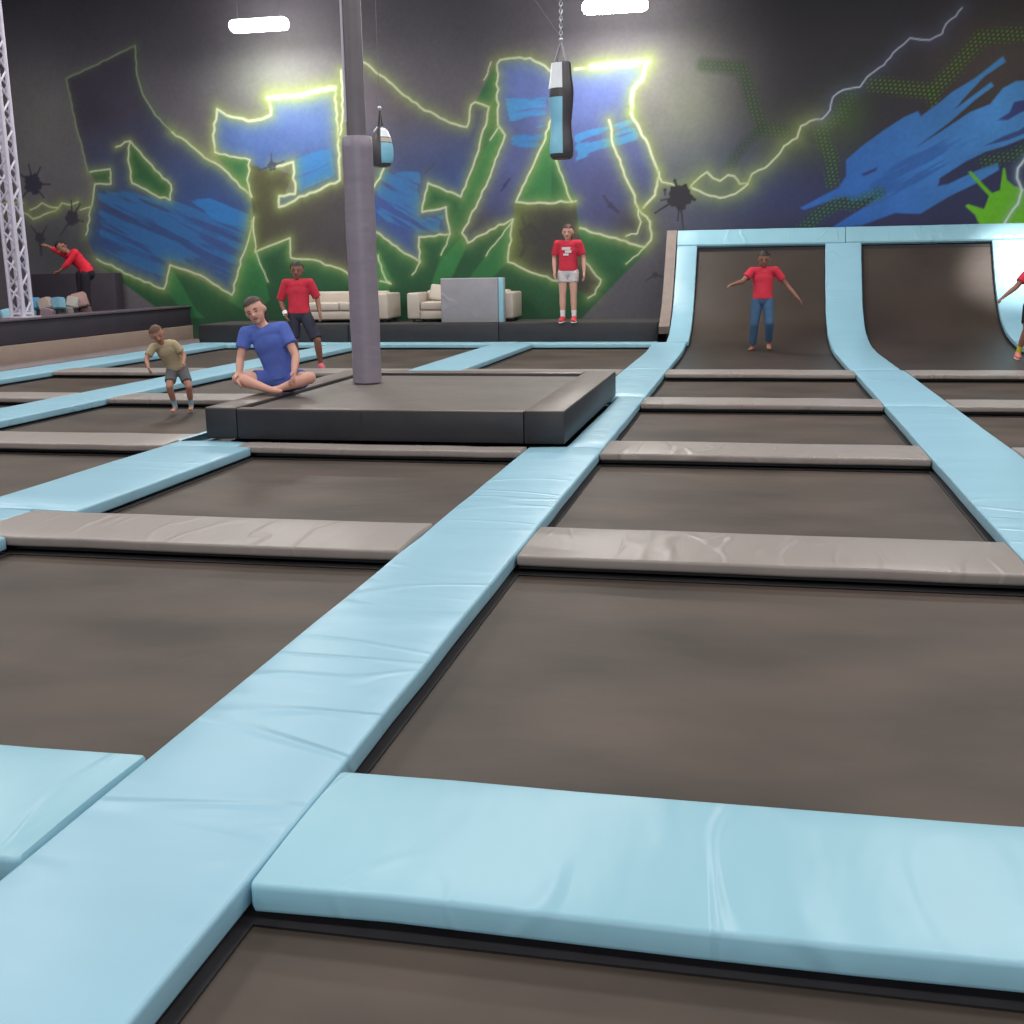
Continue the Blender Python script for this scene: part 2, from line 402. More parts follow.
# pads along the top of the ramps
a_top = profile(14.33, 20.58)[-1][2]
def ramp_top(x0, x1, label):
    y, z = 20.585, 1.607; L = 0.35
    mb = MB(); n = 14; v = []; f = []
    ca, sa = math.cos(a_top), math.sin(a_top)
    sec = [(0, -PT), (0, -0.02), (0.02, 0), (L/2, 0.008), (L-0.03, 0), (L, -0.03), (L, -PT)]
    rnd = random.Random(int(x0*100))
    for i in range(n+1):
        x = x0+(x1-x0)*i/n; j = rnd.uniform(-0.004, 0.004)
        for (s, h) in sec: v.append((x, y+s*ca-(h+j)*sa, z+s*sa+(h+j)*ca))
    k = len(sec)
    for i in range(n):
        for q in range(k-1): f.append((i*k+q, i*k+q+1, (i+1)*k+q+1, (i+1)*k+q))
        f.append((i*k+k-1, i*k, (i+1)*k, (i+1)*k+k-1))
    f.append(tuple(range(k))); f.append(tuple(n*k+q for q in range(k)))
    return tag(mb.add(v, f).build('ramp_top_pad', M_blue_x), label, 'pad', 'light blue pads along the ramp tops')
ramp_top(-1.37, 1.49, 'light blue pad along the top edge of the left ramp')
ramp_top(1.50, 4.65, 'light blue pad along the top edge of the right ramp')
# board on the open side of the left ramp, and the dark backing that carries the ramps
mb = MB(); v = []; f = []
pr = [p for p in profile(14.33, 20.58, 60) if p[1] > 0.24]+[(20.78, 1.86, a_top)]
for (p, z, a) in pr:
    h1, h0 = 0.03, -0.10
    for (x, h) in ((-1.56, h1), (-1.385, h1), (-1.385, h0), (-1.56, h0)): v.append((x, p-h*math.sin(a), z+h*math.cos(a)))
for j in range(len(pr)-1):
    for k in range(4): f.append((4*j+k, 4*j+(k+1) % 4, 4*j+4+(k+1) % 4, 4*j+4+k))
f += [(0, 1, 2, 3), tuple(4*(len(pr)-1)+k for k in range(4))]
mb.add(v, f).build('side_board', M_board, left_ramp)['label'] = 'narrow brown side board'
# ------------------------------------------------------------------ platform and column
PX0, PX1, PY0, PY1, PH = -4.18, -1.335, 8.06, 11.22, 0.262
pt = thing('raised_platform', 'low black padded platform with grey top around the grey column', 'platform', ((PX0+PX1)/2, (PY0+PY1)/2, 0.014))
z0 = 0.016
def two(x0, x1, y0, y1, z0, z1, name, seams=()):
    mb = MB().box(x0, x1, y0, y1, z0, z1-0.012, 0.008)
    mb.box(x0+0.003, x1-0.003, y0+0.003, y1-0.003, z1-0.014, z1, 0.006, 1)
    for s in seams: mb.box(s-0.006, s+0.006, y0-0.003, y0+0.02, z0+0.02, z1-0.02)
    return mb.build(name, [M_black, M_rim], pt)
two(PX0, PX0+0.26, PY0, PY1, z0, PH, 'side_pad'); two(PX1-0.30, PX1, PY0, PY1, z0, PH, 'side_pad')
two(PX0+0.265, PX1-0.305, PY0, PY0+0.10, z0, PH-0.006, 'front_pad', (-2.9,))
two(PX0+0.265, PX1-0.305, PY1-0.24, PY1, z0, PH, 'back_pad')
MB().box(PX0+0.265, PX1-0.305, PY0+0.105, PY1-0.245, 0.03, PH-0.03).build('top_mat', M_topmat, pt)
CX, CY = -3.585, 10.2
ct = thing('steel_column', 'tall grey round steel column rising from the platform to the ceiling', 'column', (CX, CY, PH-0.03))
MB().tube([(CX-0.002, CY, PH-0.03), (CX-0.002, CY, 7.0)], 0.088, 24).build('pole', M_steel, ct)
MB().tube([(CX-0.075, CY-0.06, 2.6), (CX-0.075, CY-0.06, 7.0)], 0.012, 8).build('conduit', M_white, ct)
# padded sleeve: hollow tube around the column, slightly wrinkled
prof = []
rnd = random.Random(4)
for i in range(26):
    z = 0.245+(2.46-0.245)*i/25; prof.append((0.138+rnd.uniform(-0.003, 0.003), z))
prof = [(0.105, 0.245)]+prof+[(0.125, 2.475), (0.105, 2.475), (0.105, 0.245)]
o = MB().lathe(prof, (CX, CY, 0), 28).build('column_sleeve', M_sleeve); tag(o, 'wrinkled grey vinyl padded sleeve wrapped around the column', 'column pad')

# ------------------------------------------------------------------ stage with its black front
st = thing('stage', 'long low black stage in front of the mural wall', 'stage', (-6.3, STY, -0.1))
mb = MB()
for x0, x1 in ((-10.15, -7.2), (-7.2, -4.4), (-4.4, -1.6)): mb.box(x0+0.004, x1-0.004, STY, STY+0.05, -0.1, 0.318, 0.012)
mb.build('front_panel', M_black, st)
MB().box(-10.15, -1.6, STY+0.052, WY-0.01, -0.1, 0.325).build('deck', mat('stage deck carpet', (66, 62, 62), 0.8, 0.1, 8), st)

# ------------------------------------------------------------------ sofas, pillow, folded mat
def sofa(cx, label, w=1.98):
    y0, y1, zb = 20.0, 20.85, 0.325
    t = thing('sofa', label, 'sofa', (cx, (y0+y1)/2, zb), 'beige sofas on the stage')
    x0, x1 = cx-w/2, cx+w/2
    MB().box(x0+0.02, x1-0.02, y0+0.04, y1-0.02, zb+0.06, zb+0.22, 0.02).build('base', M_sofa, t)
    MB().box(x0, x0+0.24, y0, y1-0.03, zb+0.06, zb+0.53, 0.035, seg=3).build('arm', M_sofa, t)
    MB().box(x1-0.24, x1, y0, y1-0.03, zb+0.06, zb+0.53, 0.035, seg=3).build('arm', M_sofa, t)
    MB().box(x0+0.2, x1-0.2, y1-0.24, y1, zb+0.1, zb+0.56, 0.04, seg=3).build('backrest', M_sofa, t)
    for k in (0, 1):
        a = x0+0.245+k*(w-0.49)/2
        MB().box(a+0.004, a+(w-0.49)/2-0.004, y0+0.01, y1-0.26, zb+0.22, zb+0.37, 0.03, seg=3).build('seat_cushion', M_sofa, t)
    for x in (x0+0.1, x1-0.1):
        for y in (y0+0.1, y1-0.12): MB().tube([(x, y, zb), (x, y, zb+0.07)], 0.03, 8).build('foot', M_sofa2, t)
sofa(-7.53, 'beige sofa on the stage behind the column and the standing person', 1.9)
sofa(-5.22, 'beige sofa on the stage partly hidden by the folded grey mat')
o = MB().box(-0.17, 0.17, -0.05, 0.05, -0.15, 0.15, 0.045, seg=3).build('throw_pillow', M_sofa); o.location = (-5.72, 20.45, 0.325+0.37+0.15); o.rotation_euler = (-0.3, 0.12, 0)
tag(o, 'beige throw pillow leaning on the sofa beside the folded mat', 'pillow')
t = thing('folded_mat', 'light grey folded mat with a light blue edge standing in front of the sofa', 'mat', (-4.91, 19.79, 0.325))
fm = []
for (x0, x1, y0, y1, mm, nm) in ((-5.48, -4.43, 19.69, 19.79, M_panelgrey, 'grey_panel'), (-4.428, -4.34, 19.69, 19.79, M_blue_x, 'blue_edge'), (-5.48, -4.34, 19.80, 19.90, M_panelgrey, 'grey_panel')):
    MB().box(x0, x1, y0, y1, 0.326, 1.11, 0.02, seg=3).build(nm, mm, t)

# ------------------------------------------------------------------ left wall pad, ledge, pit
o = MB().box(-11.06, -11.0, 4.0, WY-0.02, -0.08, 0.25, 0.015).build('wall_pad', M_tan); tag(o, 'long tan padded panel along the left side walkway', 'wall pad')
lt = thing('pit_ledge', 'dark raised ledge along the foam pit on the left', 'ledge', (-11.3, 12, -0.1))
MB().box(-11.45, -11.03, 4.0, WY-0.02, 0.255, 0.6, 0.015).build('ledge_face', M_dark, lt)
MB().box(-11.5, -11.0, 4.0, WY-0.02, 0.602, 0.635, 0.008).build('ledge_top', mat('ledge top trim', (92, 80, 88), 0.5), lt)
MB().box(-11.45, -11.075, 4.0, WY-0.02, -0.8, 0.25).build('ledge_base', M_dark, lt)
o = struct(MB().box(-11.0, E0-0.2, 4.0, WY-0.02, -0.8, -0.02).build('trim_walkway', M_walk))
o = MB().box(-14.3, -12.45, WY-0.35, WY-0.05, -0.8, 1.3, 0.02).build('pit_wall_pad', M_dark); tag(o, 'dark padding along the back wall of the foam pit', 'wall pad')
o = MB().box(-16.9, -11.6, 13.0, WY-0.4, -0.8, 0.50, 0.05).build('pit_filling', mat('dark foam bed', (48, 42, 52), 0.9, 0.2, 3)); tag(o, 'dark foam bed filling the pit behind the ledge', 'foam bed')
# foam blocks
cubes = [(5, 309, 'pale blue', (150, 195, 215), 'pale blue foam block left of the truss base'), (34, 305, 'blue', (80, 150, 190), 'blue foam block just right of the truss base'), (28, 311, 'teal', (110, 160, 180), 'small teal foam block at the foot of the truss'),
         (44, 300, 'beige', (176, 160, 150), 'beige foam block on top of the pile beside the blue block'), (47, 309, 'mauve', (140, 118, 128), 'mauve foam block at the bottom of the pile'), (57, 304, 'blue', (120, 165, 185), 'grey blue foam block in the middle of the pile'),
         (66, 309, 'grey', (128, 124, 120), 'grey foam block right of the middle of the pile'), (72, 304, 'pale', (170, 165, 160), 'pale foam block tilted between grey and pink blocks'), (80, 301, 'pink', (168, 136, 132), 'largest pinkish tan foam block at the right end of the pile'), (84, 308, 'brown', (120, 98, 98), 'brown foam block below the pink one')]
for i, (px, py, cn, c, l) in enumerate(cubes):
    up_ = py < 306; s = 0.25 if 'largest' in l else 0.195
    d = ray(px, py); Y = max(17.45 if up_ else 17.2, -11.72*d.y/d.x); X = d.x*Y/d.y
    bm = bmesh.new(); bmesh.ops.create_cube(bm, size=s); bmesh.ops.bevel(bm, geom=bm.edges[:], offset=0.02, segments=2, affect='EDGES')
    o = MB().bm(bm).build('foam_block', mat('foam '+cn+str(i), c, 0.9, 0.08, 8)); o.location = (X, Y+0.03*(i % 2), 0.50+s/2+(0.205 if up_ else 0.03)); o.rotation_euler = (random.uniform(-.2, .2), random.uniform(-.3, .3), random.uniform(0, 1.5))
    tag(o, l, 'foam block', 'loose foam blocks in the pit')
# truss tower
tx, ty, tz, tw, thh = -11.27, 15.95, 0.636, 0.105, 5.2
t = thing('truss_tower', 'white lattice truss tower standing on the ledge at the left edge', 'truss', (tx, ty, tz))
MB().box(tx-0.2, tx+0.2, ty-0.2, ty+0.2, tz, tz+0.02).build('base_plate', M_white, t)
cn = [(-tw, -tw), (tw, -tw), (tw, tw), (-tw, tw)]
for a, b in cn: MB().tube([(tx+a, ty+b, tz+0.02), (tx+a, ty+b, tz+thh)], 0.032, 10).build('chord', M_white, t)
mb = MB(); nb = 24
for k in range(4):
    a = cn[k]; b = cn[(k+1) % 4]
    for i in range(nb):
        h0 = tz+0.03+(thh-0.05)*i/nb; h1 = tz+0.03+(thh-0.05)*(i+1)/nb
        p, q = (a, b) if i % 2 == 0 else (b, a)
        mb.tube([(tx+p[0], ty+p[1], h0), (tx+q[0], ty+q[1], h1)], 0.017, 6)
    mb.tube([(tx+a[0], ty+a[1], tz+0.06), (tx+b[0], ty+b[1], tz+0.06)], 0.02, 6)
mb.build('bracing', M_white, t)

# ------------------------------------------------------------------ punching bags
def chain(mb, x, y, z0, z1, s=0.055):
    n = int((z1-z0)/(s*0.72))
    for i in range(n):
        z = z0+(i+0.5)*(z1-z0)/n; pts = []
        for k in range(11):
            t = 2*PI*k/10; a = 0.018*math.cos(t); b = s*0.5*math.sin(t)
            pts.append((x+a, y, z+b) if i % 2 else (x, y+a, z+b))
        mb.tube(pts, 0.0065, 5, caps=False)
def bag(x, y, ztop, prof, label, strap_h, split, dark_side, parts):
    """prof: (radius, z below top)"""
    t = thing('punching_bag', label, 'punching bag', (x, y, ztop), 'hanging punching bags')
    full = [(0.001, 0)]+prof+[(0.001, prof[-1][1])]
    MB().lathe([(r*0.985, -z) for r, z in full], (x, y, ztop), 28).build('bag_body', M_bagdark, t)
    for (nm, mm, zs, a0, a1) in parts:
        pr = [(r+0.004, -z) for r, z in zs]
        MB().lathe(pr, (x, y, ztop), 12, a0, a1).build(nm, mm, t)
    for k in range(4):
        a = PI/4+k*PI/2; r = prof[0][0]*0.9
        MB().tube([(x+r*math.cos(a), y+r*math.sin(a), ztop-0.01), (x, y, ztop+strap_h)], 0.009, 6).build('strap', M_chrome if strap_h > 0.22 else M_bagdark, t)
    MB().ell((x, y, ztop+strap_h+0.015), (0.025, 0.025, 0.03)).build('swivel', M_chrome, t)
    if strap_h > 0.22: MB().tube([(x, y, ztop+strap_h+0.04), (x-1.07, y+.6, 5.4), (x-1.97, y+1.1, 7.0)], 0.004, 6).build('guy_wire', M_steel, t)
    mb = MB()
    if strap_h > 0.22: chain(mb, x, y, ztop+strap_h+0.03, 7.0)
    else: mb.tube([(x, y, ztop+strap_h+0.03), (x, y, 7.0)], 0.004, 6)
    mb.build('chain' if strap_h > 0.22 else 'hanging_cable', M_chrome if strap_h > 0.22 else M_steel, t)
def interp(prof, z):
    for (r0, z0), (r1, z1) in zip(prof, prof[1:]):
        if z0 <= z <= z1: return r0+(r1-r0)*(z-z0)/(z1-z0)
    return prof[-1][0]
def cut(prof, za, zb, n=14): return [(interp(prof, za+(zb-za)*i/n), za+(zb-za)*i/n) for i in range(n+1)]
bx, by, bz = -2.33, 14.0, 3.655
prof = [(0.112, 0), (0.118, 0.04), (0.128, 0.16), (0.148, 0.28), (0.15, 0.38), (0.138, 0.52), (0.120, 0.68), (0.124, 0.78), (0.142, 0.92), (0.146, 1.0), (0.14, 1.07), (0.11, 1.10)]
aa = -PI/2-math.atan2(-bx, by)*-1
bag(bx, by, bz, prof, 'tall light blue and charcoal punching bag hanging on a chain in front of the mural', 0.24, 0, 1,
    [('white_panel', M_bagwhite, cut(prof, 0.01, 0.30), aa-1.62, aa+0.08), ('blue_panel', M_bagblue, cut(prof, 0.40, 1.04), aa-1.45, aa+0.08)])
bx, by, bz = -4.61, 14.0, 3.02
prof = [(0.04, 0), (0.09, 0.05), (0.125, 0.14), (0.146, 0.25), (0.15, 0.33), (0.14, 0.41), (0.11, 0.47), (0.06, 0.485)]
aa = -PI/2+math.atan2(bx, by)*-1
bag(bx, by, bz, prof, 'small teardrop punching bag with light blue panel behind the column', 0.20, 0, 0,
    [('blue_panel', M_bagblue, cut(prof, 0.20, 0.44), aa+0.0, aa+1.7), ('white_panel', M_bagwhite, cut(prof, 0.02, 0.13), aa+0.0, aa+1.7), ('stripe', M_sofa, cut(prof, 0.14, 0.19), aa+0.0, aa+1.7)])

# ------------------------------------------------------------------ lamps
def fixture(px, py, label):
    d = ray(px, py); y = 19.8; p = Vector((0, 0, CAM_H))+d*(y/d.y)
    t = thing('ceiling_light', label, 'ceiling light', tuple(p), 'strip lights near the mural wall')
    L = 0.54
    MB().box(p.x-L+0.06, p.x+L-0.06, y-0.07, y+0.1, p.z+0.06, p.z+0.10, 0.01).build('housing', M_house, t)
    mb = MB().box(p.x-L, p.x+L, y-0.13, y+0.13, p.z-0.105, p.z+0.105, 0.09, seg=4)
    mb.build('diffuser', M_lamp, t)
    MB().tube([(p.x-0.4, y, p.z+0.14), (p.x-0.4, y, 7.0)], 0.006, 5).build('hanger', M_house, t)
    MB().tube([(p.x+0.4, y, p.z+0.14), (p.x+0.4, y, 7.0)], 0.006, 5).build('hanger', M_house, t)
    ld = bpy.data.lights.new('strip lamp', 'AREA'); ld.shape = 'RECTANGLE'; ld.size = 1.05; ld.size_y = 0.2; ld.energy = 115; ld.color = (1.0, 0.98, 0.92); ld.spread = PI
    lo = bpy.data.objects.new('lamp_glow', ld); COL.objects.link(lo); lo.location = (p.x, y, p.z-0.13); lo.parent = t; lo.matrix_parent_inverse = Matrix.Translation(-p)
fixture(259, 25, 'glowing strip light at the upper left, in front of the mural')
fixture(615, 6, 'glowing strip light at the top edge, right of the punching bag')

def area(loc, size, e, col=(1, 0.97, 0.93), rot=(0, 0, 0), sy=None):
    ld = bpy.data.lights.new('high bay and fill lamp', 'AREA'); ld.shape = 'RECTANGLE'; ld.size = size; ld.size_y = sy or size; ld.energy = e; ld.color = col
    lo = bpy.data.objects.new('high_bay_and_fill_lamp', ld); COL.objects.link(lo); lo.location = loc; lo.rotation_euler = rot
    return lo
EN = 150
for x in (-13.5, -8.5, -3.0, 2.5, 7.0):
    for y in (0.5, 5.5, 10.5, 15.5):
        area((x, y, 6.8), 1.6, EN*(0.72 if y < 1 else 0.85 if y < 6 else 1.06), (1, 0.98, 0.96), sy=1.2)
area((1.0, -5.2, 3.6), 9.0, 260, (0.95, 0.97, 1.0), (math.radians(80), 0, 0), 3.5)  # added fill light behind the camera, no fixture stands there
# wall-side spots that make the bright patches on the ramps
def spot(loc, target, e, ang, blend=0.6, r=0.15):
    ld = bpy.data.lights.new('wall spot', 'SPOT'); ld.energy = e; ld.spot_size = ang; ld.spot_blend = blend; ld.shadow_soft_size = r; ld.color = (1, 0.96, 0.9)
    lo = bpy.data.objects.new('wall_spot', ld); COL.objects.link(lo); lo.location = loc
    lo.rotation_euler = (Vector(target)-Vector(loc)).to_track_quat('-Z', 'Y').to_euler()
spot((5.0, 17.6, 5.4), (4.3, 20.3, 1.15), 2400, 0.42, 0.9)
spot((0.6, 17.2, 5.2), (-0.75, 19.75, 0.55), 260, 0.22, 1.0)
w = bpy.data.worlds.new('world'); SC.world = w; w.use_nodes = True
w.node_tree.nodes['Background'].inputs[0].default_value = (0.75, 0.8, 0.9, 1); w.node_tree.nodes['Background'].inputs[1].default_value = 0.5

# ------------------------------------------------------------------ room shell
struct(MB().box(X_WALL[0], X_WALL[1], -6, WY, -0.9, -0.8).build('floor', M_floor))
struct(MB().box(X_WALL[0], X_WALL[1], -6, WY+0.2, 7.0, 7.1).build('ceiling', M_ceil))
struct(MB().box(X_WALL[0]-0.2, X_WALL[0], -6, WY+0.2, -0.9, 7.1).build('wall_left', M_darkwall))
struct(MB().box(X_WALL[1], X_WALL[1]+0.2, -6, WY+0.2, -0.9, 7.1).build('wall_right', M_darkwall))

# ------------------------------------------------------------------ mural wall: a fine grid whose vertex colours are the paint
PXM = 0.0187                                        # metres on the wall per unit of the mural drawing
def wp(px, py):
    d = ray(px, py); t = WY/d.y; return (d.x*t/PXM, -(CAM_H+d.z*t)/PXM)
gx = np.concatenate([[X_WALL[0]], np.arange(-14.7, 4.45, 0.0195), [X_WALL[1]]])
gz = np.concatenate([[-0.9], np.arange(0.28, 6.62, 0.0195), [7.1]])
GX, GZ = np.meshgrid(gx, gz); U = (GX/PXM).ravel(); V = (-GZ/PXM).ravel(); NV = U.size
C = np.zeros((NV, 3))
_rs = np.random.RandomState(3)
_tab = _rs.rand(256, 256)
def vnoise(a, b):
    ia = np.floor(a).astype(int); ib = np.floor(b).astype(int); fa = a-ia; fb = b-ib
    fa = fa*fa*(3-2*fa); fb = fb*fb*(3-2*fb)
    T = lambda i, j: _tab[i % 256, j % 256]
    return (T(ia, ib)*(1-fa)+T(ia+1, ib)*fa)*(1-fb)+(T(ia, ib+1)*(1-fa)+T(ia+1, ib+1)*fa)*fb
def fbm(a, b): return vnoise(a, b)*0.55+vnoise(a*2.1+7, b*2.1+3)*0.3+vnoise(a*4.3+1, b*4.3+9)*0.15
def S(c): return np.array(c, float)
NZ = fbm(U/40, V/40); NF = vnoise(U/2.3, V/2.3)
def to(poly): return np.array([wp(*p) for p in poly])
def box(pts, pad):
    return np.where((U > pts[:, 0].min()-pad) & (U < pts[:, 0].max()+pad) & (V > pts[:, 1].min()-pad) & (V < pts[:, 1].max()+pad))[0]
def inside(idx, pts):
    x = U[idx]; y = V[idx]; r = np.zeros(idx.size, bool)
    for i in range(len(pts)):
        x0, y0 = pts[i-1]; x1, y1 = pts[i]
        if y0 == y1: continue
        c = ((y0 > y) != (y1 > y)) & (x < (x1-x0)*(y-y0)/(y1-y0)+x0); r ^= c
    return r
def dist(idx, pts, closed=False):
    x = U[idx]; y = V[idx]; d = np.full(idx.size, 1e9)
    seq = list(zip(pts[:-1], pts[1:]))+([(pts[-1], pts[0])] if closed else [])
    for a, b in seq:
        ab = b-a; L = (ab**2).sum()+1e-9
        t = np.clip(((x-a[0])*ab[0]+(y-a[1])*ab[1])/L, 0, 1)
        d = np.minimum(d, np.hypot(x-a[0]-t*ab[0], y-a[1]-t*ab[1]))
    return d
def mix(idx, col, k): C[idx] += (col-C[idx])*k[:, None]
def fill(poly, col, soft=1.2, k=1.0, tex=0.10):
    pts = to(poly); idx = box(pts, 3)
    ins = inside(idx, pts); d = dist(idx, pts, True); sd = np.where(ins, d, -d)
    a = np.clip(sd/soft+0.5, 0, 1)*k
    cc = S(col)*(1+tex*(NZ[idx]-0.5)*2)[:, None]
    mix(idx, cc, a)
def grad(poly, c0, c1, p0, p1, soft=1.2, k=1.0):
    pts = to(poly); idx = box(pts, 3); a0 = np.array(wp(*p0)); a1 = np.array(wp(*p1)); ab = a1-a0
    t = np.clip(((U[idx]-a0[0])*ab[0]+(V[idx]-a0[1])*ab[1])/(ab**2).sum(), 0, 1)[:, None]
    ins = inside(idx, pts); d = dist(idx, pts, True); sd = np.where(ins, d, -d); a = np.clip(sd/soft+0.5, 0, 1)*k
    cc = (S(c0)*(1-t)+S(c1)*t)*(1+0.12*(NZ[idx]-0.5)*2)[:, None]
    mix(idx, cc, a)
def brush(poly, col, ang, thr=0.42, k=0.9, ls=60, ws=4.0, soft=6, seed=0):
    pts = to(poly); idx = box(pts, 2); ins = inside(idx, pts); d = dist(idx, pts, True); sd = np.where(ins, d, -d)
    c, s = math.cos(ang), math.sin(ang); p = U[idx]*c+V[idx]*s; q = -U[idx]*s+V[idx]*c
    n = fbm(p/ls+seed*3.7, q/ws+seed*1.3)
    edge = np.clip(sd/soft, 0, 1)
    mix(idx, S(col), np.clip((n+edge*0.25-thr-0.12)*9, 0, 1)*np.clip(sd+0.5, 0, 1)*k)
def jag(poly, amp, n=4, seed=0):
    rs = np.random.RandomState(seed+len(poly)); out = []
    for (a, b) in zip(poly[:-1], poly[1:]):
        a = np.array(a, float); b = np.array(b, float); L = np.hypot(*(b-a)); m_ = max(1, int(L/5)) if n else 1
        nr = np.array([-(b-a)[1], (b-a)[0]])/(L+1e-6)
        out.append(a)
        for i in range(1, m_): out.append(a+(b-a)*i/m_+nr*rs.uniform(-amp, amp))
    out.append(np.array(poly[-1], float)); return [tuple(p) for p in out]
LIME = (146, 164, 88); CORE = (226, 230, 198)
def bolt(poly, w=1.0, glow=7.0, gk=0.75, amp=1.1, core=CORE, lime=LIME, seed=0, ck=1.0):
    pts = to(jag(poly, amp, seed=seed)); idx = box(pts, glow*3.2)
    d = dist(idx, pts)
    mix(idx, S(lime), np.exp(-(d/glow)**1.25)*gk)
    mix(idx, S(core), np.clip(1.25-d/(w*0.85), 0, 1)*ck*0.92)
def dots(poly, width, col=(70, 140, 60), k=0.9):
    pts = to(poly); idx = box(pts, width); d = dist(idx, pts)
    u = U[idx]+V[idx]*0.35; v = V[idx]*1.0-U[idx]*0.1
    row = np.floor(v/3.3); uu = (u/4.2+0.5*(row % 2)); fu = uu-np.floor(uu)-0.5; fv = v/3.3-row-0.5
    m_ = np.clip(1.35-np.hypot(fu*4.2, fv*3.3)/1.0, 0, 1)
    f = np.clip((width/2-d)/6, 0, 1)
    mix(idx, S(col)*0.35, f*0.35); mix(idx, S(col), m_*f*k)
def splat(c, r, spikes, col=(38, 36, 40), seed=0, k=1.0):
    rs = np.random.RandomState(seed); c_ = np.array(wp(*c)); idx = box(np.array([c_]), r*3.2)
    dx = U[idx]-c_[0]; dy = V[idx]-c_[1]; th = np.arctan2(dy, dx); rr = np.hypot(dx, dy)
    R = r*(0.95+0.10*np.sin(5*th+seed)+0.06*np.sin(11*th+2*seed))
    a = np.clip(R-rr+0.5, 0, 1)
    for (ang, L, wd) in spikes:
        dd = np.abs(-dx*math.sin(ang)+dy*math.cos(ang)); t = dx*math.cos(ang)+dy*math.sin(ang)
        a = np.maximum(a, np.where((t > 0) & (t < L), np.clip(wd*(1.1-t/L*0.6)-dd+0.5, 0, 1), 0))
        ex, ey = math.cos(ang)*L, math.sin(ang)*L
        a = np.maximum(a, np.clip(wd*0.8-np.hypot(dx-ex, dy-ey)+0.5, 0, 1))
    mix(idx, S(col), a*k)

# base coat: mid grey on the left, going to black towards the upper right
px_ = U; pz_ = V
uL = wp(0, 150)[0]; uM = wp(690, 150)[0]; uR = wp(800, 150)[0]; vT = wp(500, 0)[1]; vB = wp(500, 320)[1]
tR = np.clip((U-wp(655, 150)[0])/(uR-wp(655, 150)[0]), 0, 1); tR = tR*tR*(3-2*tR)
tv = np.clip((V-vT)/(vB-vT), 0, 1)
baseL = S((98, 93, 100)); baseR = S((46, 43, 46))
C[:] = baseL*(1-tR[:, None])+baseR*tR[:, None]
idx = np.arange(NV)
# soft patches: pale haze and wall glow put into the paint, and mural tones
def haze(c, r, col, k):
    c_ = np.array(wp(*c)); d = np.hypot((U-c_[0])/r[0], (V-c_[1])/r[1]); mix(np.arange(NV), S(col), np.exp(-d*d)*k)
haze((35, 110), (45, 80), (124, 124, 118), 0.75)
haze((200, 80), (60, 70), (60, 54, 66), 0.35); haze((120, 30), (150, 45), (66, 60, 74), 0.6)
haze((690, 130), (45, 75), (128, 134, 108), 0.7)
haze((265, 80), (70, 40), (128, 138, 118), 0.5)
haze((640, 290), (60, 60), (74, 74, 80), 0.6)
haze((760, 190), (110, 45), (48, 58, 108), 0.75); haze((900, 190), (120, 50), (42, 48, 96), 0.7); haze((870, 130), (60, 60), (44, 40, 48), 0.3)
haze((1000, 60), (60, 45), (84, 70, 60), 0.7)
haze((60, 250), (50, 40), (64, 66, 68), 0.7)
C *= (0.94+0.12*NZ)[:, None]
GR = (34, 92, 52); GRL = (50, 132, 66); GRD = (28, 70, 42)
# green ground behind the letters
grad([(95, 262), (164, 289), (172, 266), (232, 295), (253, 215), (290, 225), (345, 265), (372, 180), (428, 180), (470, 130), (477, 100), (492, 70), (500, 58), (508, 130), (575, 110), (580, 225), (650, 247), (575, 325), (180, 325)], GR, GRD, (300, 200), (300, 325), 2)
fill([(215, 152), (250, 160), (250, 195), (236, 180), (224, 166)], GR)
# lighter blades
for pl in ([(172, 268), (196, 310), (205, 318), (188, 318), (166, 290)], [(512, 222), (508, 262), (470, 300), (452, 300)], [(497, 125), (505, 133), (462, 235), (440, 290), (428, 300), (446, 232)], [(253, 228), (262, 265), (270, 300), (250, 315), (228, 300)], [(378, 250), (392, 280), (380, 318), (372, 318)], [(440, 262), (462, 236), (468, 244), (448, 285), (425, 300)]):
    grad(pl, GRL, (36, 104, 54), pl[0], pl[-1], 2.5, 0.85)
# letter one
L1 = [(135, 46), (66, 79), (75, 120), (88, 172), (110, 169), (111, 184), (95, 184), (92, 205), (86, 235), (97, 259), (130, 275), (164, 289), (170, 265), (200, 275), (232, 295), (253, 226), (256, 203), (245, 190), (232, 178), (220, 166), (205, 158), (190, 145), (172, 132), (155, 115), (143, 95), (137, 75)]
grad(L1, (62, 56, 72), (46, 72, 128), (120, 110), (165, 225))
brush([(96, 190), (130, 188), (190, 205), (252, 225), (240, 270), (225, 285), (172, 262), (165, 280), (98, 255)], (44, 100, 162), 0.42, 0.50, 0.95, 70, 7, 5, 1)
brush([(190, 200), (210, 198), (250, 215), (248, 228), (215, 222)], (38, 112, 184), 0.35, 0.3, 0.9, 70, 6, 4, 2)
fill([(130, 141), (140, 152), (155, 170), (171, 185), (170, 200), (155, 195), (132, 183), (128, 160)], (36, 88, 50))
fill([(90, 172), (110, 169), (111, 184), (97, 184)], (44, 82, 54))
bolt([(135, 46), (66, 79), (75, 120), (88, 172)], 1.3, 4, 0.4, 0.5, (148, 156, 128), (112, 128, 92))
bolt([(135, 46), (137, 75), (143, 95), (155, 115), (172, 132)], 1.2, 5, 0.45, 0.5, (158, 172, 130), (86, 120, 80))
bolt([(172, 132), (190, 145), (205, 158), (220, 166), (232, 178), (245, 190), (256, 203), (254, 217), (243, 255), (232, 295), (200, 275), (170, 265), (164, 289), (130, 275), (97, 259)], 1.2, 7, 0.8)
bolt([(86, 235), (92, 205), (95, 184), (111, 184), (110, 169), (90, 172)], 1.1, 6, 0.6)
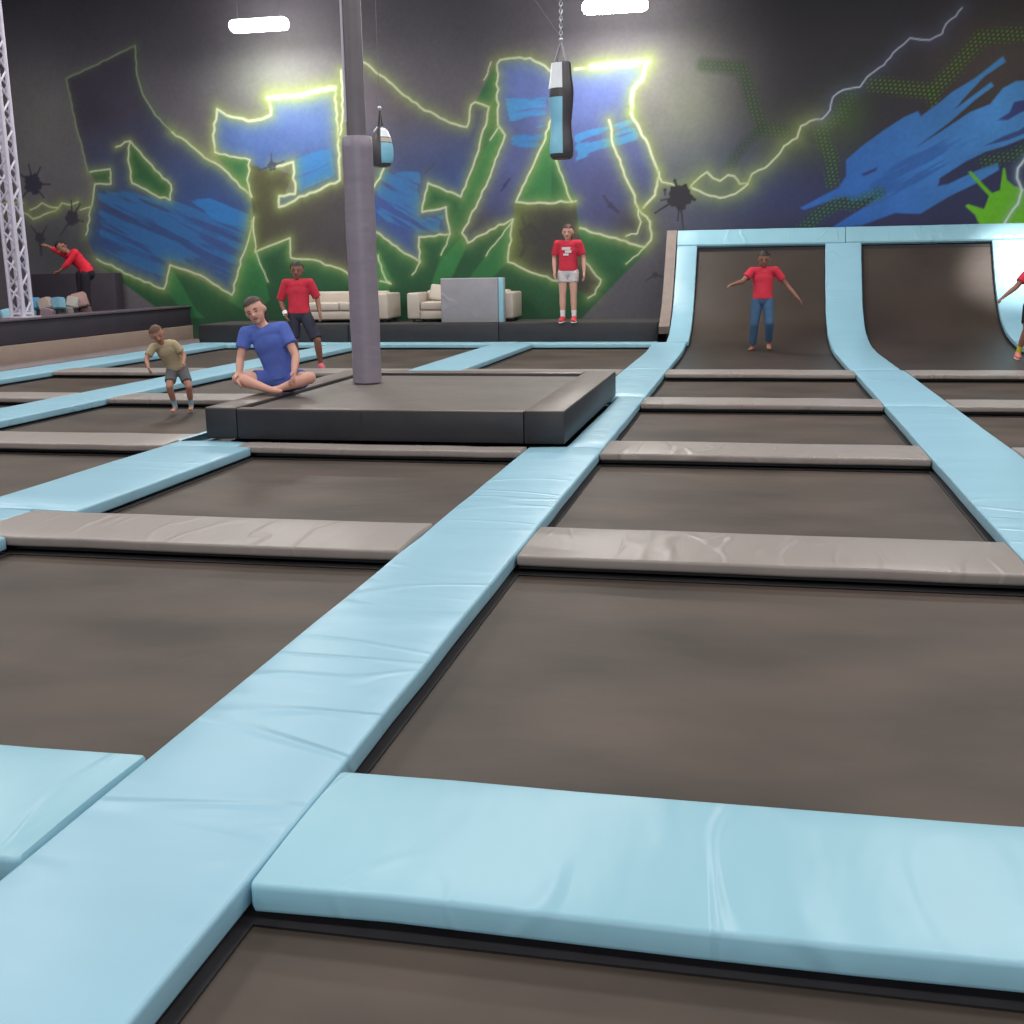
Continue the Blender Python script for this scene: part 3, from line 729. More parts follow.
bolt([(116, 147), (130, 141), (140, 152), (155, 170), (171, 185), (170, 200), (155, 195), (132, 183), (128, 160), (130, 142)], 1.1, 5, 0.75)
# letter two
dk = [(248, 165), (272, 168), (293, 175), (279, 207), (340, 180), (365, 172), (372, 230), (346, 272), (315, 260), (292, 258), (290, 238), (255, 252), (253, 215)]
grad(dk, (72, 72, 46), (66, 60, 62), (260, 190), (320, 235))
L2 = [(217, 109), (232, 117), (248, 121), (262, 119), (271, 115), (268, 97), (300, 95), (335, 88), (338, 135), (340, 180), (310, 193), (279, 207), (279, 196), (295, 194), (294, 175), (293, 162), (272, 168), (262, 170), (250, 160), (215, 152), (213, 135)]
grad(L2, (84, 112, 168), (58, 84, 148), (300, 95), (290, 190))
brush([(292, 160), (332, 146), (336, 178), (300, 192), (294, 180)], (54, 122, 188), -0.38, 0.46, 0.95, 50, 5, 3, 3)
bolt([(215, 152), (213, 135), (217, 109), (232, 117), (248, 121), (262, 119), (271, 115), (268, 97), (300, 95), (335, 88), (338, 135), (340, 180), (310, 193), (279, 207), (279, 196), (295, 194), (293, 162), (272, 168)], 1.7, 6, 0.85)
bolt([(268, 98), (300, 95), (335, 88)], 3.2, 8, 0.9)
bolt([(215, 152), (250, 160), (247, 180), (252, 197)], 1.1, 5, 0.7)
bolt([(254, 217), (255, 252), (272, 245), (290, 238), (291, 258), (315, 260), (346, 272), (372, 288)], 1.1, 6, 0.75)
bolt([(256, 252), (262, 268), (268, 282)], 0.9, 3, 0.4)
splat((272, 166), 5, [(-1.6, 12, 1.0), (-0.3, 14, 1), (2.9, 14, 1)], (52, 56, 72), 4, 0.8)
# letter three
L3 = [(352, 75), (363, 62), (380, 75), (400, 92), (420, 107), (440, 118), (455, 124), (467, 127), (471, 105), (489, 107), (488, 120), (475, 160), (461, 197), (428, 183), (422, 212), (446, 207), (450, 234), (419, 237), (420, 262), (400, 250), (376, 232), (368, 200), (384, 168), (352, 120)]
grad(L3, (92, 84, 92), (54, 76, 140), (400, 110), (420, 195))
brush([(376, 170), (420, 172), (422, 215), (445, 215), (440, 235), (415, 236), (385, 225), (376, 210)], (52, 110, 172), 0.5, 0.50, 0.95, 60, 5, 4, 5)
bolt([(341, 70), (343, 100), (340, 135)], 1.2, 5, 0.8)
bolt([(363, 62), (380, 75), (400, 92), (420, 107), (440, 118), (455, 124), (467, 127), (471, 105), (475, 102), (489, 107), (487, 120), (475, 160), (461, 197), (428, 183), (422, 212), (446, 207), (450, 234), (419, 237), (420, 262), (400, 250), (376, 232)], 1.2, 6, 0.72)
bolt([(384, 168), (374, 187)], 1.3, 5, 0.8); bolt([(450, 234), (441, 255)], 0.9, 3, 0.4); bolt([(420, 262), (412, 275)], 0.9, 3, 0.4)
bolt([(378, 255), (386, 280), (391, 284), (380, 281)], 1.0, 4, 0.6)
splat((430, 168), 2, [(-0.7, 12, 1.0), (2.4, 10, 0.8)], (70, 66, 76), 9, 0.7)
# letter four
LA = [(497, 60), (515, 58), (530, 58), (545, 66), (553, 73), (575, 69), (592, 67), (648, 62), (643, 80), (633, 90), (631, 113), (640, 130), (650, 150), (659, 175), (655, 195), (643, 208), (650, 225), (651, 243), (645, 247), (620, 240), (580, 228), (576, 204), (575, 202), (515, 203), (513, 219), (490, 230), (468, 243), (462, 233), (490, 175), (505, 135), (498, 125)]
grad(LA, (86, 104, 166), (66, 70, 118), (560, 70), (560, 215))
brush([(505, 98), (548, 97), (548, 118), (540, 135), (508, 128)], (62, 134, 196), -0.06, 0.45, 0.95, 50, 5, 3, 6)
brush([(510, 136), (545, 132), (538, 150), (512, 146)], (50, 120, 190), -0.06, 0.5, 0.9, 50, 4, 3, 7)
brush([(574, 132), (634, 115), (640, 140), (600, 150), (576, 162)], (62, 134, 196), -0.26, 0.45, 0.95, 50, 5, 3, 8)
haze((480, 225), (18, 16), (70, 66, 50), 0.6); haze((632, 225), (22, 18), (66, 60, 56), 0.75); haze((600, 190), (20, 30), (72, 70, 100), 0.3)
fill([(552, 116), (540, 148), (518, 201), (576, 201), (562, 172), (555, 140)], (46, 118, 62)); fill([(552, 130), (551, 200), (576, 201), (560, 168)], (34, 92, 52), k=0.7)
grad([(514, 205), (514, 219), (507, 262), (530, 272), (558, 281), (592, 297), (601, 280), (585, 260), (578, 230), (576, 203)], (86, 94, 50), (56, 54, 50), (512, 240), (540, 245))
splat((530, 235), 11, [(0.3, 20, 2), (2.0, 22, 3), (-2.0, 18, 2)], (50, 48, 50), 3, 0.55)
bolt([(553, 73), (545, 66), (530, 58), (515, 58), (500, 60), (497, 64), (498, 125), (505, 135), (492, 170), (478, 202), (462, 233), (468, 243), (490, 230), (513, 219), (508, 262), (530, 272), (558, 281)], 1.2, 6, 0.72)
bolt([(575, 69), (592, 67), (606, 65)], 1.6, 6, 0.85); bolt([(592, 67), (620, 64), (648, 62)], 4.2, 7, 0.9, 0.5); bolt([(648, 62), (642, 80), (633, 90), (631, 113)], 2.6, 7, 0.9)  # thick stroke along the letter's top also paints in the strip light's white glare
bolt([(631, 113), (640, 130), (650, 150), (659, 175), (655, 195), (643, 208)], 1.6, 6, 0.8)
bolt([(609, 120), (613, 145), (621, 165), (632, 190), (638, 208), (650, 222), (651, 240), (645, 247), (620, 240), (600, 234), (580, 228)], 1.3, 6, 0.8)
bolt([(638, 210), (641, 222), (637, 234), (626, 236)], 0.9, 4, 0.6); bolt([(645, 247), (626, 264)], 0.8, 3, 0.4); bolt([(659, 172), (662, 182), (672, 184), (676, 186)], 1.0, 4, 0.7)
bolt([(552, 118), (541, 148), (530, 172), (516, 202), (545, 203), (576, 201)], 1.3, 6, 0.75); bolt([(556, 160), (564, 182), (572, 202)], 1.0, 4, 0.7)
bolt([(585, 262), (592, 270), (601, 280), (595, 294), (588, 298)], 1.0, 6, 0.7)
bolt([(491, 62), (484, 80)], 0.8, 3, 0.4); bolt([(512, 222), (498, 240), (486, 256)], 0.8, 3, 0.35); bolt([(498, 128), (490, 140)], 0.9, 3, 0.4)
splat((505, 185), 2, [(-0.9, 14, 1.2), (2.2, 12, 1.2)], (48, 46, 80), 2, 0.8); splat((610, 205), 3, [(-2.2, 24, 1.2), (0.7, 14, 2)], (50, 46, 62), 2, 0.7)
# left lightning and splats
bolt([(8, 204), (23, 203)], 1.0, 4, 0.7); bolt([(22, 212), (33, 219), (45, 214), (55, 211), (62, 203), (70, 205), (78, 202)], 1.0, 5, 0.75); bolt([(30, 210), (42, 203), (50, 207), (58, 208)], 0.9, 4, 0.7); bolt([(80, 210), (90, 207)], 0.9, 4, 0.6)
sp = [(-1.7, 20, 1.3), (-1.0, 20, 1.3), (-2.5, 20, 1.3), (0.05, 20, 1.3), (0.9, 18, 1.3), (2.4, 20, 1.3)]
splat((33, 184), 11, sp, (52, 50, 66), 1); splat((72, 218), 8, [(-1.5, 18, 1), (-0.9, 18, 1.2), (2.3, 24, 1.2), (0.3, 14, 1)], (54, 52, 60), 5); splat((40, 238), 6, [(-2.2, 16, 1), (-0.9, 16, 1), (1.6, 20, 2)], (54, 52, 60), 6)
# right part
dots([(703, 65), (742, 68), (755, 110), (763, 128), (785, 133)], 18, (74, 120, 56), 0.75); dots([(763, 128), (744, 145), (730, 165)], 16, (60, 96, 70), 0.6)
dots([(850, 95), (840, 115), (820, 132), (832, 160), (832, 182)], 18, (84, 150, 60)); dots([(872, 84), (905, 88), (932, 92), (955, 68), (980, 38), (1030, 33)], 19, (112, 160, 48)); dots([(932, 92), (936, 108)], 16, (100, 150, 50))
haze((800, 140), (40, 26), (98, 112, 48), 0.35); haze((850, 112), (18, 26), (70, 100, 40), 0.5)
BB = (46, 104, 186)
big = [(800, 208), (820, 197), (838, 188), (846, 176), (846, 160), (862, 146), (884, 130), (904, 117), (918, 111), (921, 116), (940, 102), (952, 92), (975, 78), (1003, 56), (1006, 62), (985, 76), (966, 96), (955, 109), (975, 94), (991, 82), (994, 86), (975, 100), (950, 122), (918, 146), (940, 132), (970, 112), (990, 104), (1003, 88), (1016, 81), (1030, 80), (1030, 136), (1005, 146), (985, 152), (965, 162), (940, 178), (938, 186), (948, 184), (978, 170), (998, 162), (999, 170), (975, 184), (950, 196), (930, 208), (920, 214), (895, 213), (882, 218), (862, 225), (828, 230), (845, 219), (866, 206), (880, 194), (868, 198), (852, 202), (846, 197), (830, 201), (804, 210)]
fill([(780, 230), (900, 170), (1030, 120), (1030, 230)], (40, 44, 84), 8, 0.7)
grad(big, (40, 96, 180), (72, 146, 214), (840, 200), (1010, 80), 1.5)
brush([(860, 175), (1000, 100), (1020, 120), (880, 210)], (36, 84, 160), -0.5, 0.62, 0.6, 60, 6, 6, 11)
fill([(861, 174), (878, 167), (876, 171), (864, 176)], (44, 56, 120)); fill([(998, 120), (1010, 112), (1014, 102), (1024, 100), (1030, 108), (1018, 114), (1008, 120)], (52, 60, 120)); fill([(984, 146), (1004, 136), (1020, 130), (1028, 124), (1028, 132), (1008, 140)], (48, 54, 110), k=0.8)
dots([(800, 232), (822, 212), (838, 203), (856, 203), (878, 194)], 18, (70, 150, 70)); dots([(985, 162), (1010, 156), (1030, 146)], 16, (80, 150, 60))
GS = (104, 192, 28)
fill([(980, 226), (975, 215), (965, 206), (968, 204), (984, 209), (989, 196), (978, 184), (968, 172), (971, 171), (985, 186), (992, 193), (1000, 190), (1003, 168), (1005, 168), (1007, 180), (1014, 186), (1030, 190), (1030, 226)], GS)
bolt([(1026, 157), (1018, 168), (1017, 178), (1022, 190), (1018, 204), (1010, 214), (1004, 224)], 1.4, 4, 0.6, 0.5, (226, 236, 240), (150, 190, 190))
r1 = [(690, 187), (700, 177), (707, 172), (713, 178), (720, 181), (728, 175), (734, 176), (740, 184), (748, 183), (752, 174), (765, 168), (780, 153), (784, 146), (797, 138), (801, 126), (810, 121), (822, 119)]
r2 = [(822, 119), (830, 110), (833, 97), (843, 90), (860, 87), (867, 77), (884, 65), (893, 53), (904, 44), (910, 38), (930, 40), (942, 34), (946, 24), (956, 16), (962, 8)]
bolt(r1, 1.2, 10, 0.62, 0.8); bolt([(692, 188), (705, 194), (720, 198), (735, 194), (748, 184)], 1.2, 9, 0.6, 0.6)
bolt(r2, 1.0, 7, 0.5, 0.7, (208, 212, 224), (84, 92, 132))
splat((680, 197), 12, [(-1.9, 16, 2), (0.2, 14, 2), (2.6, 27, 1.2), (1.45, 30, 1.0), (1.65, 22, 1.0), (3.0, 18, 1)], (40, 38, 42), 7)
splat((665, 190), 1.6, [(1.57, 14, 0.7)], (46, 44, 46), 1)
splat((655, 275), 3, [(0.2, 12, 1.2), (2.6, 12, 1)], (52, 52, 56), 8, 0.7)
C = C*0.87+S((92, 90, 98))*0.13  # grey veil of room haze mixed into all mural colours
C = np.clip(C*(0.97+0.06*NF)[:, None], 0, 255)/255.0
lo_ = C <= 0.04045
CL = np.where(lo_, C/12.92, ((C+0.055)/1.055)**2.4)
me = bpy.data.meshes.new('wall_back'); nxg, nzg = gx.size, gz.size
co = np.empty((NV, 3), np.float32); co[:, 0] = GX.ravel(); co[:, 1] = WY; co[:, 2] = GZ.ravel()
ii = (np.arange(nzg-1)[:, None]*nxg+np.arange(nxg-1)[None, :]).ravel()
quads = np.stack([ii, ii+1, ii+1+nxg, ii+nxg], 1).astype(np.int32)
nf = quads.shape[0]
me.vertices.add(NV); me.vertices.foreach_set('co', co.ravel())
me.loops.add(nf*4); me.loops.foreach_set('vertex_index', quads.ravel())
me.polygons.add(nf); me.polygons.foreach_set('loop_start', np.arange(0, nf*4, 4, dtype=np.int32))
me.update(calc_edges=True)
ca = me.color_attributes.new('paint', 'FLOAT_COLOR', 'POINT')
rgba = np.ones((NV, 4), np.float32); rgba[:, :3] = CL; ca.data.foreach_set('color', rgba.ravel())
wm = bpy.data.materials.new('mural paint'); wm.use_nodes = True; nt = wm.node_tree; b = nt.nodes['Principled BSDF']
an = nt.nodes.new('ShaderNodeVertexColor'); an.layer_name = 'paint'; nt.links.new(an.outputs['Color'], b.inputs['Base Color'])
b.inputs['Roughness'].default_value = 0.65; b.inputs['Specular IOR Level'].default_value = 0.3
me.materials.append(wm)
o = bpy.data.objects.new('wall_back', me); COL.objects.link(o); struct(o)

# ------------------------------------------------------------------ people
def voxel(mb, size, smooth=2):
    """weld overlapping volumes into one continuous skin"""
    me = bpy.data.meshes.new('tmp'); me.from_pydata(mb.v, [], mb.f); o = bpy.data.objects.new('tmp', me); COL.objects.link(o)
    md = o.modifiers.new('r', 'REMESH'); md.mode = 'VOXEL'; md.voxel_size = size; md.use_smooth_shade = True
    if smooth:
        sm = o.modifiers.new('s', 'SMOOTH'); sm.iterations = smooth; sm.factor = 0.5
    dg = bpy.context.evaluated_depsgraph_get(); dg.update()
    ev = o.evaluated_get(dg); m2 = bpy.data.meshes.new_from_object(ev)
    bpy.data.objects.remove(o); bpy.data.meshes.remove(me)
    return m2
def merge(me, mb):
    if mb.v:
        bm = bmesh.new(); bm.from_mesh(me)
        vs = [bm.verts.new(p) for p in mb.v]
        for f in mb.f:
            try: bm.faces.new([vs[i] for i in f])
            except ValueError: pass
        bm.to_mesh(me); bm.free()
def link(me, name, m, parent):
    me.name = name; me.materials.clear(); me.materials.append(m)
    me.polygons.foreach_set('use_smooth', [True]*len(me.polygons)); me.update()
    o = bpy.data.objects.new(name, me); COL.objects.link(o); o.parent = parent
    return o
def limb(mb, a, b, ra, rb, n=12, cap=True):
    a = Vector(a); b = Vector(b)
    mb.tube([a, b], [ra, rb], n)
    if cap: mb.ell(a, (ra,)*3, None, 12, 8); mb.ell(b, (rb,)*3, None, 12, 8)
def frame(d, side=Vector((1, 0, 0))):
    z = d.normalized(); x = (side-z*side.dot(z)).normalized(); y = z.cross(x)
    return Matrix((x, y, z)).transposed()
_skin = {}
def skin(c):
    if c not in _skin: _skin[c] = mat('skin '+str(c[0]), c, 0.5, 0.05, 9, spec=0.35)
    return _skin[c]
def cloth(c): return mat('cloth', c, 0.85, 0.1, 7, 0.25, 14, spec=0.2)

def person(label, H, base, rot, J, skin_c, hair_c, top, bottom, shoes=None, socks=None, hair_len=0.0, child=False, logo=None, wrist=None):
    """J: joint positions as fractions of H in the figure's own frame (x to its image-right, -y forward, z up)"""
    t = thing('person', label, 'person', base); t.rotation_euler = (0, 0, rot)
    h = {'pel': (0, 0, .52), 'waist': (0, 0, .60), 'chest': (0, .005, .72), 'neck': (0, 0, .825), 'head': (0, -.012, .915),
         'shl': (-.112, 0, .80), 'ell': (-.145, .0, .635), 'wrl': (-.15, -.03, .49), 'shr': (.112, 0, .80), 'elr': (.145, .0, .635), 'wrr': (.15, -.03, .49),
         'hil': (-.052, 0, .505), 'knl': (-.058, -.012, .275), 'anl': (-.06, 0, .048), 'tol': (-.068, -.105, .018),
         'hir': (.052, 0, .505), 'knr': (.058, -.012, .275), 'anr': (.06, 0, .048), 'tor': (.068, -.105, .018)}
    h.update(J); P_ = {k: Vector(v)*H for k, v in h.items()}
    hs = 1.18 if child else 1.0
    S_ = H
    sh = (P_['shr']-P_['shl']).normalized(); hp = (P_['hir']-P_['hil']).normalized()
    body = MB()
    # torso: ellipsoids stacked along the spine
    up = P_['neck']-P_['pel']
    fC = frame(P_['neck']-P_['waist'], sh); fP = frame(P_['waist']-P_['pel'], hp)
    body.ell(P_['pel'], (.095*S_, .068*S_, .075*S_), fP, 18, 12)
    body.ell(P_['waist'], (.078*S_, .056*S_, .085*S_), fC, 18, 12)
    body.ell(P_['chest'], (.098*S_, .064*S_, .10*S_), fC, 18, 12)
    body.ell(P_['neck']*0.35+P_['chest']*0.65+Vector((0, 0, .02*S_)), (.105*S_, .052*S_, .06*S_), fC, 18, 12)
    limb(body, P_['shl'], P_['shr'], .034*S_, .034*S_)
    hd = P_['head']; nk = P_['neck']
    limb(body, nk-(hd-nk)*0.25, nk+(hd-nk)*0.6, .032*S_, .028*S_)
    HD = frame((hd-nk), sh)
    r = .066*S_*hs
    def hp_(x, y, z): return hd+HD @ Vector((x*r, y*r, z*r))
    body.ell(hd+HD @ Vector((0, .1*r, .18*r)), (r*.86, r*1.0, r*1.0), HD, 20, 14)          # skull
    body.ell(hp_(0, -.22, -.32), (r*.66, r*.70, r*.80), HD, 18, 12)                          # face and jaw
    body.ell(hp_(0, -.62, -.86), (r*.28, r*.22, r*.22), HD, 10, 8)                           # chin
    body.ell(hp_(0, -.98, -.22), (r*.15, r*.22, r*.20), HD, 10, 8)                           # nose tip
    body.ell(hp_(0, -.88, -.02), (r*.10, r*.16, r*.30), HD, 10, 8)
    for s in (-1, 1):
        body.ell(hp_(s*.86, .1, -.1), (r*.12, r*.22, r*.30), HD, 10, 8)                     # ears
    # arms and legs
    for s in 'lr':
        a, b, c = P_['sh'+s], P_['el'+s], P_['wr'+s]
        limb(body, a, b, .031*S_, .024*S_); limb(body, b, b+(c-b)*0.4, .024*S_, .0235*S_); limb(body, b+(c-b)*0.4, c, .0235*S_, .0155*S_)
        a, b, c, d = P_['hi'+s], P_['kn'+s], P_['an'+s], P_['to'+s]
        limb(body, a, b, .056*S_, .035*S_); mid = b+(c-b)*0.35
        limb(body, b, mid, .034*S_, .035*S_); limb(body, mid, c, .035*S_, .021*S_)
        heel = c+(c-b).normalized()*.022*S_
        limb(body, c, heel, .021*S_, .02*S_); limb(body, heel, d, .02*S_, .014*S_)
        side = (P_['hir']-P_['hil']).normalized()
        limb(body, heel+side*.008*S_, d+side*.016*S_, .016*S_, .011*S_); limb(body, heel-side*.008*S_, d-side*.014*S_, .016*S_, .010*S_)
    # palms
    fin = MB()
    for s, sg in (('l', -1), ('r', 1)):
        c = P_['wr'+s]; e = P_['el'+s]; dr = (c-e).normalized()
        fw = Vector((0, -1, 0)); w = (fw-dr*fw.dot(dr)).normalized()          # knuckle line
        nrm = dr.cross(w)*(-sg)                                                # back of the hand
        M_ = Matrix((w, nrm, dr)).transposed(); k = S_*(1.05 if child else 1)
        body.ell(c+dr*.028*k, (.024*k, .0115*k, .033*k), M_, 12, 8)
        for i, (off, L) in enumerate(((.0185, .040), (.0065, .046), (-.006, .043), (-.0175, .033))):
            p0 = c+dr*.045*k+w*off*k; q = [p0]
            ang = 0.0
            for f_ in (0.45, 0.32, 0.23):
                ang += 0.28; q.append(q[-1]+(dr*math.cos(ang)-nrm*math.sin(ang))*L*f_*k)
            fin.tube(q, [.0062*k, .0058*k, .0052*k, .004*k], 7)
        q = [c+dr*.014*k+w*.016*k]
        for (aw, ad, L) in ((.8, .6, .02), (.5, .85, .018), (.25, .95, .014)): q.append(q[-1]+(w*aw+dr*ad).normalized()*L*k)
        fin.tube(q, [.009*k, .0078*k, .0066*k, .005*k], 7)
    me = voxel(body, max(.0085, .0062*S_), 2); merge(me, fin)
    o = link(me, 'body', skin(skin_c), t)
    # eyes, mouth
    em = mat('eye', (30, 24, 22), 0.2, 0.0); ew = mat('eye white', (120, 108, 100), 0.4, 0.0)
    for s in (-1, 1):
        mb = MB(); mb.ell(hp_(s*.33, -.80, .02), (r*.125, r*.10, r*.055), HD, 10, 8, 0); mb.ell(hp_(s*.33, -.86, .02), (r*.06, r*.055, r*.056), HD, 10, 8, 1)
        x = mb.build('eye', [ew, em]); x.parent = t
        mb = MB(); mb.tube([hp_(s*.16, -.87, .2), hp_(s*.33, -.88, .25), hp_(s*.5, -.78, .2)], [r*.03, r*.04, r*.02], 6); x = mb.build('eyebrow', mat('brow', hair_c, 0.8, 0.0)); x.parent = t
    mb = MB(); mb.ell(hp_(0, -.86, -.56), (r*.24, r*.07, r*.075), HD, 12, 8); x = mb.build('mouth', mat('lips', (150, 84, 78), 0.5, 0.0)); x.parent = t
    # hair: a cap over the skull, open at the face
    mb = MB(); nu, nv = 28, 18; v = []; f = []; keep = {}
    rnd = random.Random(len(label))
    for j in range(nv+1):
        ph = -PI/2+PI*j/nv
        for i in range(nu):
            th = 2*PI*i/nu; q = Vector((math.cos(ph)*math.cos(th), math.cos(ph)*math.sin(th), math.sin(ph)))
            k = 1.07+rnd.uniform(0, .05); v.append(hd+HD @ Vector((0, .1*r, .18*r))+HD @ Vector((q.x*r*.86*k, q.y*r*k, q.z*r*k)))
            keep[j*nu+i] = (q.z > .42) or (q.y > -.15 and q.z > -.05) or (q.y > .25 and q.z > -.6-hair_len)
    for j in range(nv):
        for i in range(nu):
            qd = (j*nu+i, j*nu+(i+1) % nu, (j+1)*nu+(i+1) % nu, (j+1)*nu+i)
            if all(keep[a] for a in qd): f.append(qd)
    mb.add(v, f)
    if hair_len > 0.2: mb.ell(hp_(0, .75, -.7), (r*.55, r*.35, r*1.1), HD, 14, 10)
    x = mb.build('hair', mat('hair', hair_c, 0.6, 0.2, 20)); x.parent = t
    # shirt
    col, sl = top
    mb = MB()
    mb.ell(P_['waist'], (.092*S_, .070*S_, .085*S_), fC, 18, 12); mb.ell(P_['chest'], (.106*S_, .073*S_, .10*S_), fC, 18, 12)
    mb.ell(P_['neck']*0.35+P_['chest']*0.65+Vector((0, 0, .02*S_)), (.113*S_, .06*S_, .06*S_), fC, 18, 12)
    lo = P_['pel']+(P_['waist']-P_['pel'])*0.05; hi = P_['waist']
    fl = frame(hi-lo, hp); v = []; f = []
    for (c, ra, rb) in ((lo, .103, .079), (lo*0.6+hi*0.4, .102, .078), (hi, .096, .074), (P_['chest'], .1, .07)):
        for i in range(20): v.append(c+fl @ Vector((math.cos(2*PI*i/20)*ra*S_, math.sin(2*PI*i/20)*rb*S_, 0)))
    for j in range(3):
        for i in range(20): f.append((j*20+i, j*20+(i+1) % 20, (j+1)*20+(i+1) % 20, (j+1)*20+i))
    f += [tuple(range(20)), tuple(60+i for i in range(20))]; mb.add(v, f)
    limb(mb, P_['shl'], P_['shr'], .041*S_, .041*S_)
    for s in 'lr':
        a, b, c = P_['sh'+s], P_['el'+s], P_['wr'+s]
        if sl <= 1: limb(mb, a, a+(b-a)*sl, .041*S_, .042*S_, 14, False)
        else: limb(mb, a, b, .041*S_, .036*S_, 14); limb(mb, b, b+(c-b)*(sl-1), .035*S_, .028*S_, 14, False)
        mb.ell(a, (.041*S_,)*3)
    sm = cloth(col); x = link(voxel(mb, max(.0085, .0065*S_), 1), 'shirt', sm, t)
    if logo:
        f0 = frame(P_['neck']-P_['waist'], sh); mb = MB()
        for (cx, cz, wx, wz) in ((-.01, .03, .045, .014), (.012, .0, .034, .013), (-.012, -.03, .028, .010)):
            nx = 6; v = []; f = []
            for iz in (0, 1):
                for ix in range(nx+1):
                    xx = cx+wx*(ix/nx*2-1); zz = cz+wz*(iz*2-1); yy = -.078+.35*abs(xx)**1.6*1.2
                    v.append(P_['chest']+f0 @ Vector((xx*S_, yy*S_, zz*S_)))
            for ix in range(nx): f.append((ix, ix+1, nx+2+ix, nx+1+ix))
            mb.add(v, f)
        x2 = mb.build('shirt_print', cloth(logo)); x2.parent = t
    # trousers or shorts
    col, ln = bottom
    mb = MB(); mb.ell(P_['pel'], (.099*S_, .075*S_, .078*S_), fP, 18, 12)
    for s in 'lr':
        a, b, c = P_['hi'+s], P_['kn'+s], P_['an'+s]
        mb.ell(a, (.062*S_,)*3)
        if ln <= 1: limb(mb, a, a+(b-a)*ln, .062*S_, .056*S_, 16, False)
        else:
            limb(mb, a, b, .062*S_, .045*S_, 16); limb(mb, b, b+(c-b)*(ln-1), .045*S_, .036*S_, 16, False)
    link(voxel(mb, max(.0085, .0065*S_), 1), 'shorts' if ln <= 1 else 'trousers', cloth(col), t)
    for s in 'lr':
        b, c, d = P_['kn'+s], P_['an'+s], P_['to'+s]; heel = c+(c-b).normalized()*.022*S_; dr = (d-heel).normalized()
        upv = (b-c).normalized()
        if socks:
            mb = MB(); mb.tube([c+upv*.075*S_, c+upv*.03*S_, c, heel], [.029*S_, .026*S_, .026*S_, .025*S_], 12); x = mb.build('sock', cloth(socks)); x.parent = t
        if shoes:
            mb = MB(); side = dr.cross(upv).normalized()
            M_ = Matrix((side, dr, side.cross(dr))).transposed(); L = (d-heel).length
            mb.ell(heel+dr*L*.45, (.032*S_, L*.82, .030*S_), M_, 16, 10); mb.ell(heel+dr*.004*S_+upv*.008*S_, (.029*S_, .034*S_, .036*S_), M_, 14, 10)
            x = link(voxel(mb, .006, 1), 'shoe', cloth(shoes), t)
            so = MB(); so.ell(heel+dr*L*.45-M_.col[2]*.020*S_, (.034*S_, L*.85, .012*S_), M_, 16, 6); x2 = so.build('sole', mat('shoe sole', (210, 206, 200), 0.6, 0.0)); x2.parent = x
    if wrist:
        for s in wrist[1]:
            e, c = P_['el'+s], P_['wr'+s]; dr = (c-e).normalized(); mb = MB().tube([c-dr*.03*S_, c+dr*.005*S_], [.024*S_, .022*S_], 12); x = mb.build('wristband', cloth(wrist[0])); x.parent = t
    return t
def at_px(px, py, y):
    d = ray(px, py); k = y/d.y; return (d.x*k, y, CAM_H+d.z*k)
RED = (198, 54, 72)
SK1 = (176, 128, 108); SK2 = (140, 96, 80); SK3 = (206, 156, 138)
# runner on the left ramp
bx_ = at_px(761, 350, 18.1); 
person('person in red t-shirt and blue jeans walking down the left ramp, arms spread', 1.53, (bx_[0], 18.1, -0.055), 0.0,
    {'shl': (-.115, -.01, .80), 'ell': (-.20, -.09, .70), 'wrl': (-.29, -.17, .675), 'shr': (.118, .0, .805), 'elr': (.235, .01, .655), 'wrr': (.345, -.05, .53),
     'knl': (-.075, -.03, .275), 'anl': (-.085, .04, .05), 'tol': (-.11, -.055, .02), 'knr': (.075, -.075, .285), 'anr': (.075, .03, .085), 'tor': (.08, -.06, .03), 'head': (.0, -.025, .915)},
    SK2, (34, 26, 26), (RED, .62), ((66, 94, 124), 1.9), logo=None, wrist=None)
# person leaving the frame on the right
b_ = at_px(1031, 360, 17.2)
person('person in red shirt and black shorts cut off at the right photo edge', 1.46, (b_[0], 17.2, -0.10), 0.1,
    {'shl': (-.112, 0, .80), 'ell': (-.20, -.03, .69), 'wrl': (-.33, -.10, .60), 'shr': (.112, 0, .80), 'elr': (.21, -.03, .68), 'wrr': (.30, -.1, .62), 'hil': (-.052, 0, .505), 'knl': (-.09, -.08, .29), 'anl': (-.125, .0, .055), 'tol': (-.15, -.10, .025), 'knr': (.03, -.14, .36), 'anr': (.02, .02, .22), 'tor': (.02, -.06, .15)},
    SK2, (30, 24, 24), (RED, .6), ((34, 32, 38), .75), shoes=(214, 120, 120), socks=(190, 190, 60))
# person on the stage edge
b_ = at_px(568.5, 327, 19.66)
person('person in red t-shirt and pale shorts standing at the stage edge, hands at the sides', 1.66, (b_[0], 19.66, 0.337), 0.0,
    {'ell': (-.15, .02, .65), 'wrl': (-.135, -.05, .505), 'elr': (.16, .02, .65), 'wrr': (.17, -.02, .50)},
    SK3, (70, 46, 34), (RED, .75), ((205, 196, 196), .42), shoes=(206, 70, 80), socks=(225, 222, 222), hair_len=.3, logo=(225, 215, 215))
# standing person behind the seated one
b_ = at_px(300, 374.5, 14.85)
person('person in red t-shirt with white wristband standing behind the seated person in blue', 1.5, (b_[0], 14.95, ZM+0.012), 0.25,
    {'ell': (-.17, .03, .645), 'wrl': (-.12, -.06, .52), 'elr': (.17, .02, .66), 'wrr': (.20, -.08, .52), 'knr': (.16, -.05, .27), 'anr': (.17, .02, .05), 'tor': (.20, -.08, .02), 'anl': (-.06, .03, .05), 'tol': (-.08, -.07, .02)},
    SK2, (36, 28, 26), (RED, .95), ((58, 60, 74), .9), shoes=(206, 110, 120), wrist=((232, 230, 228), 'l'))
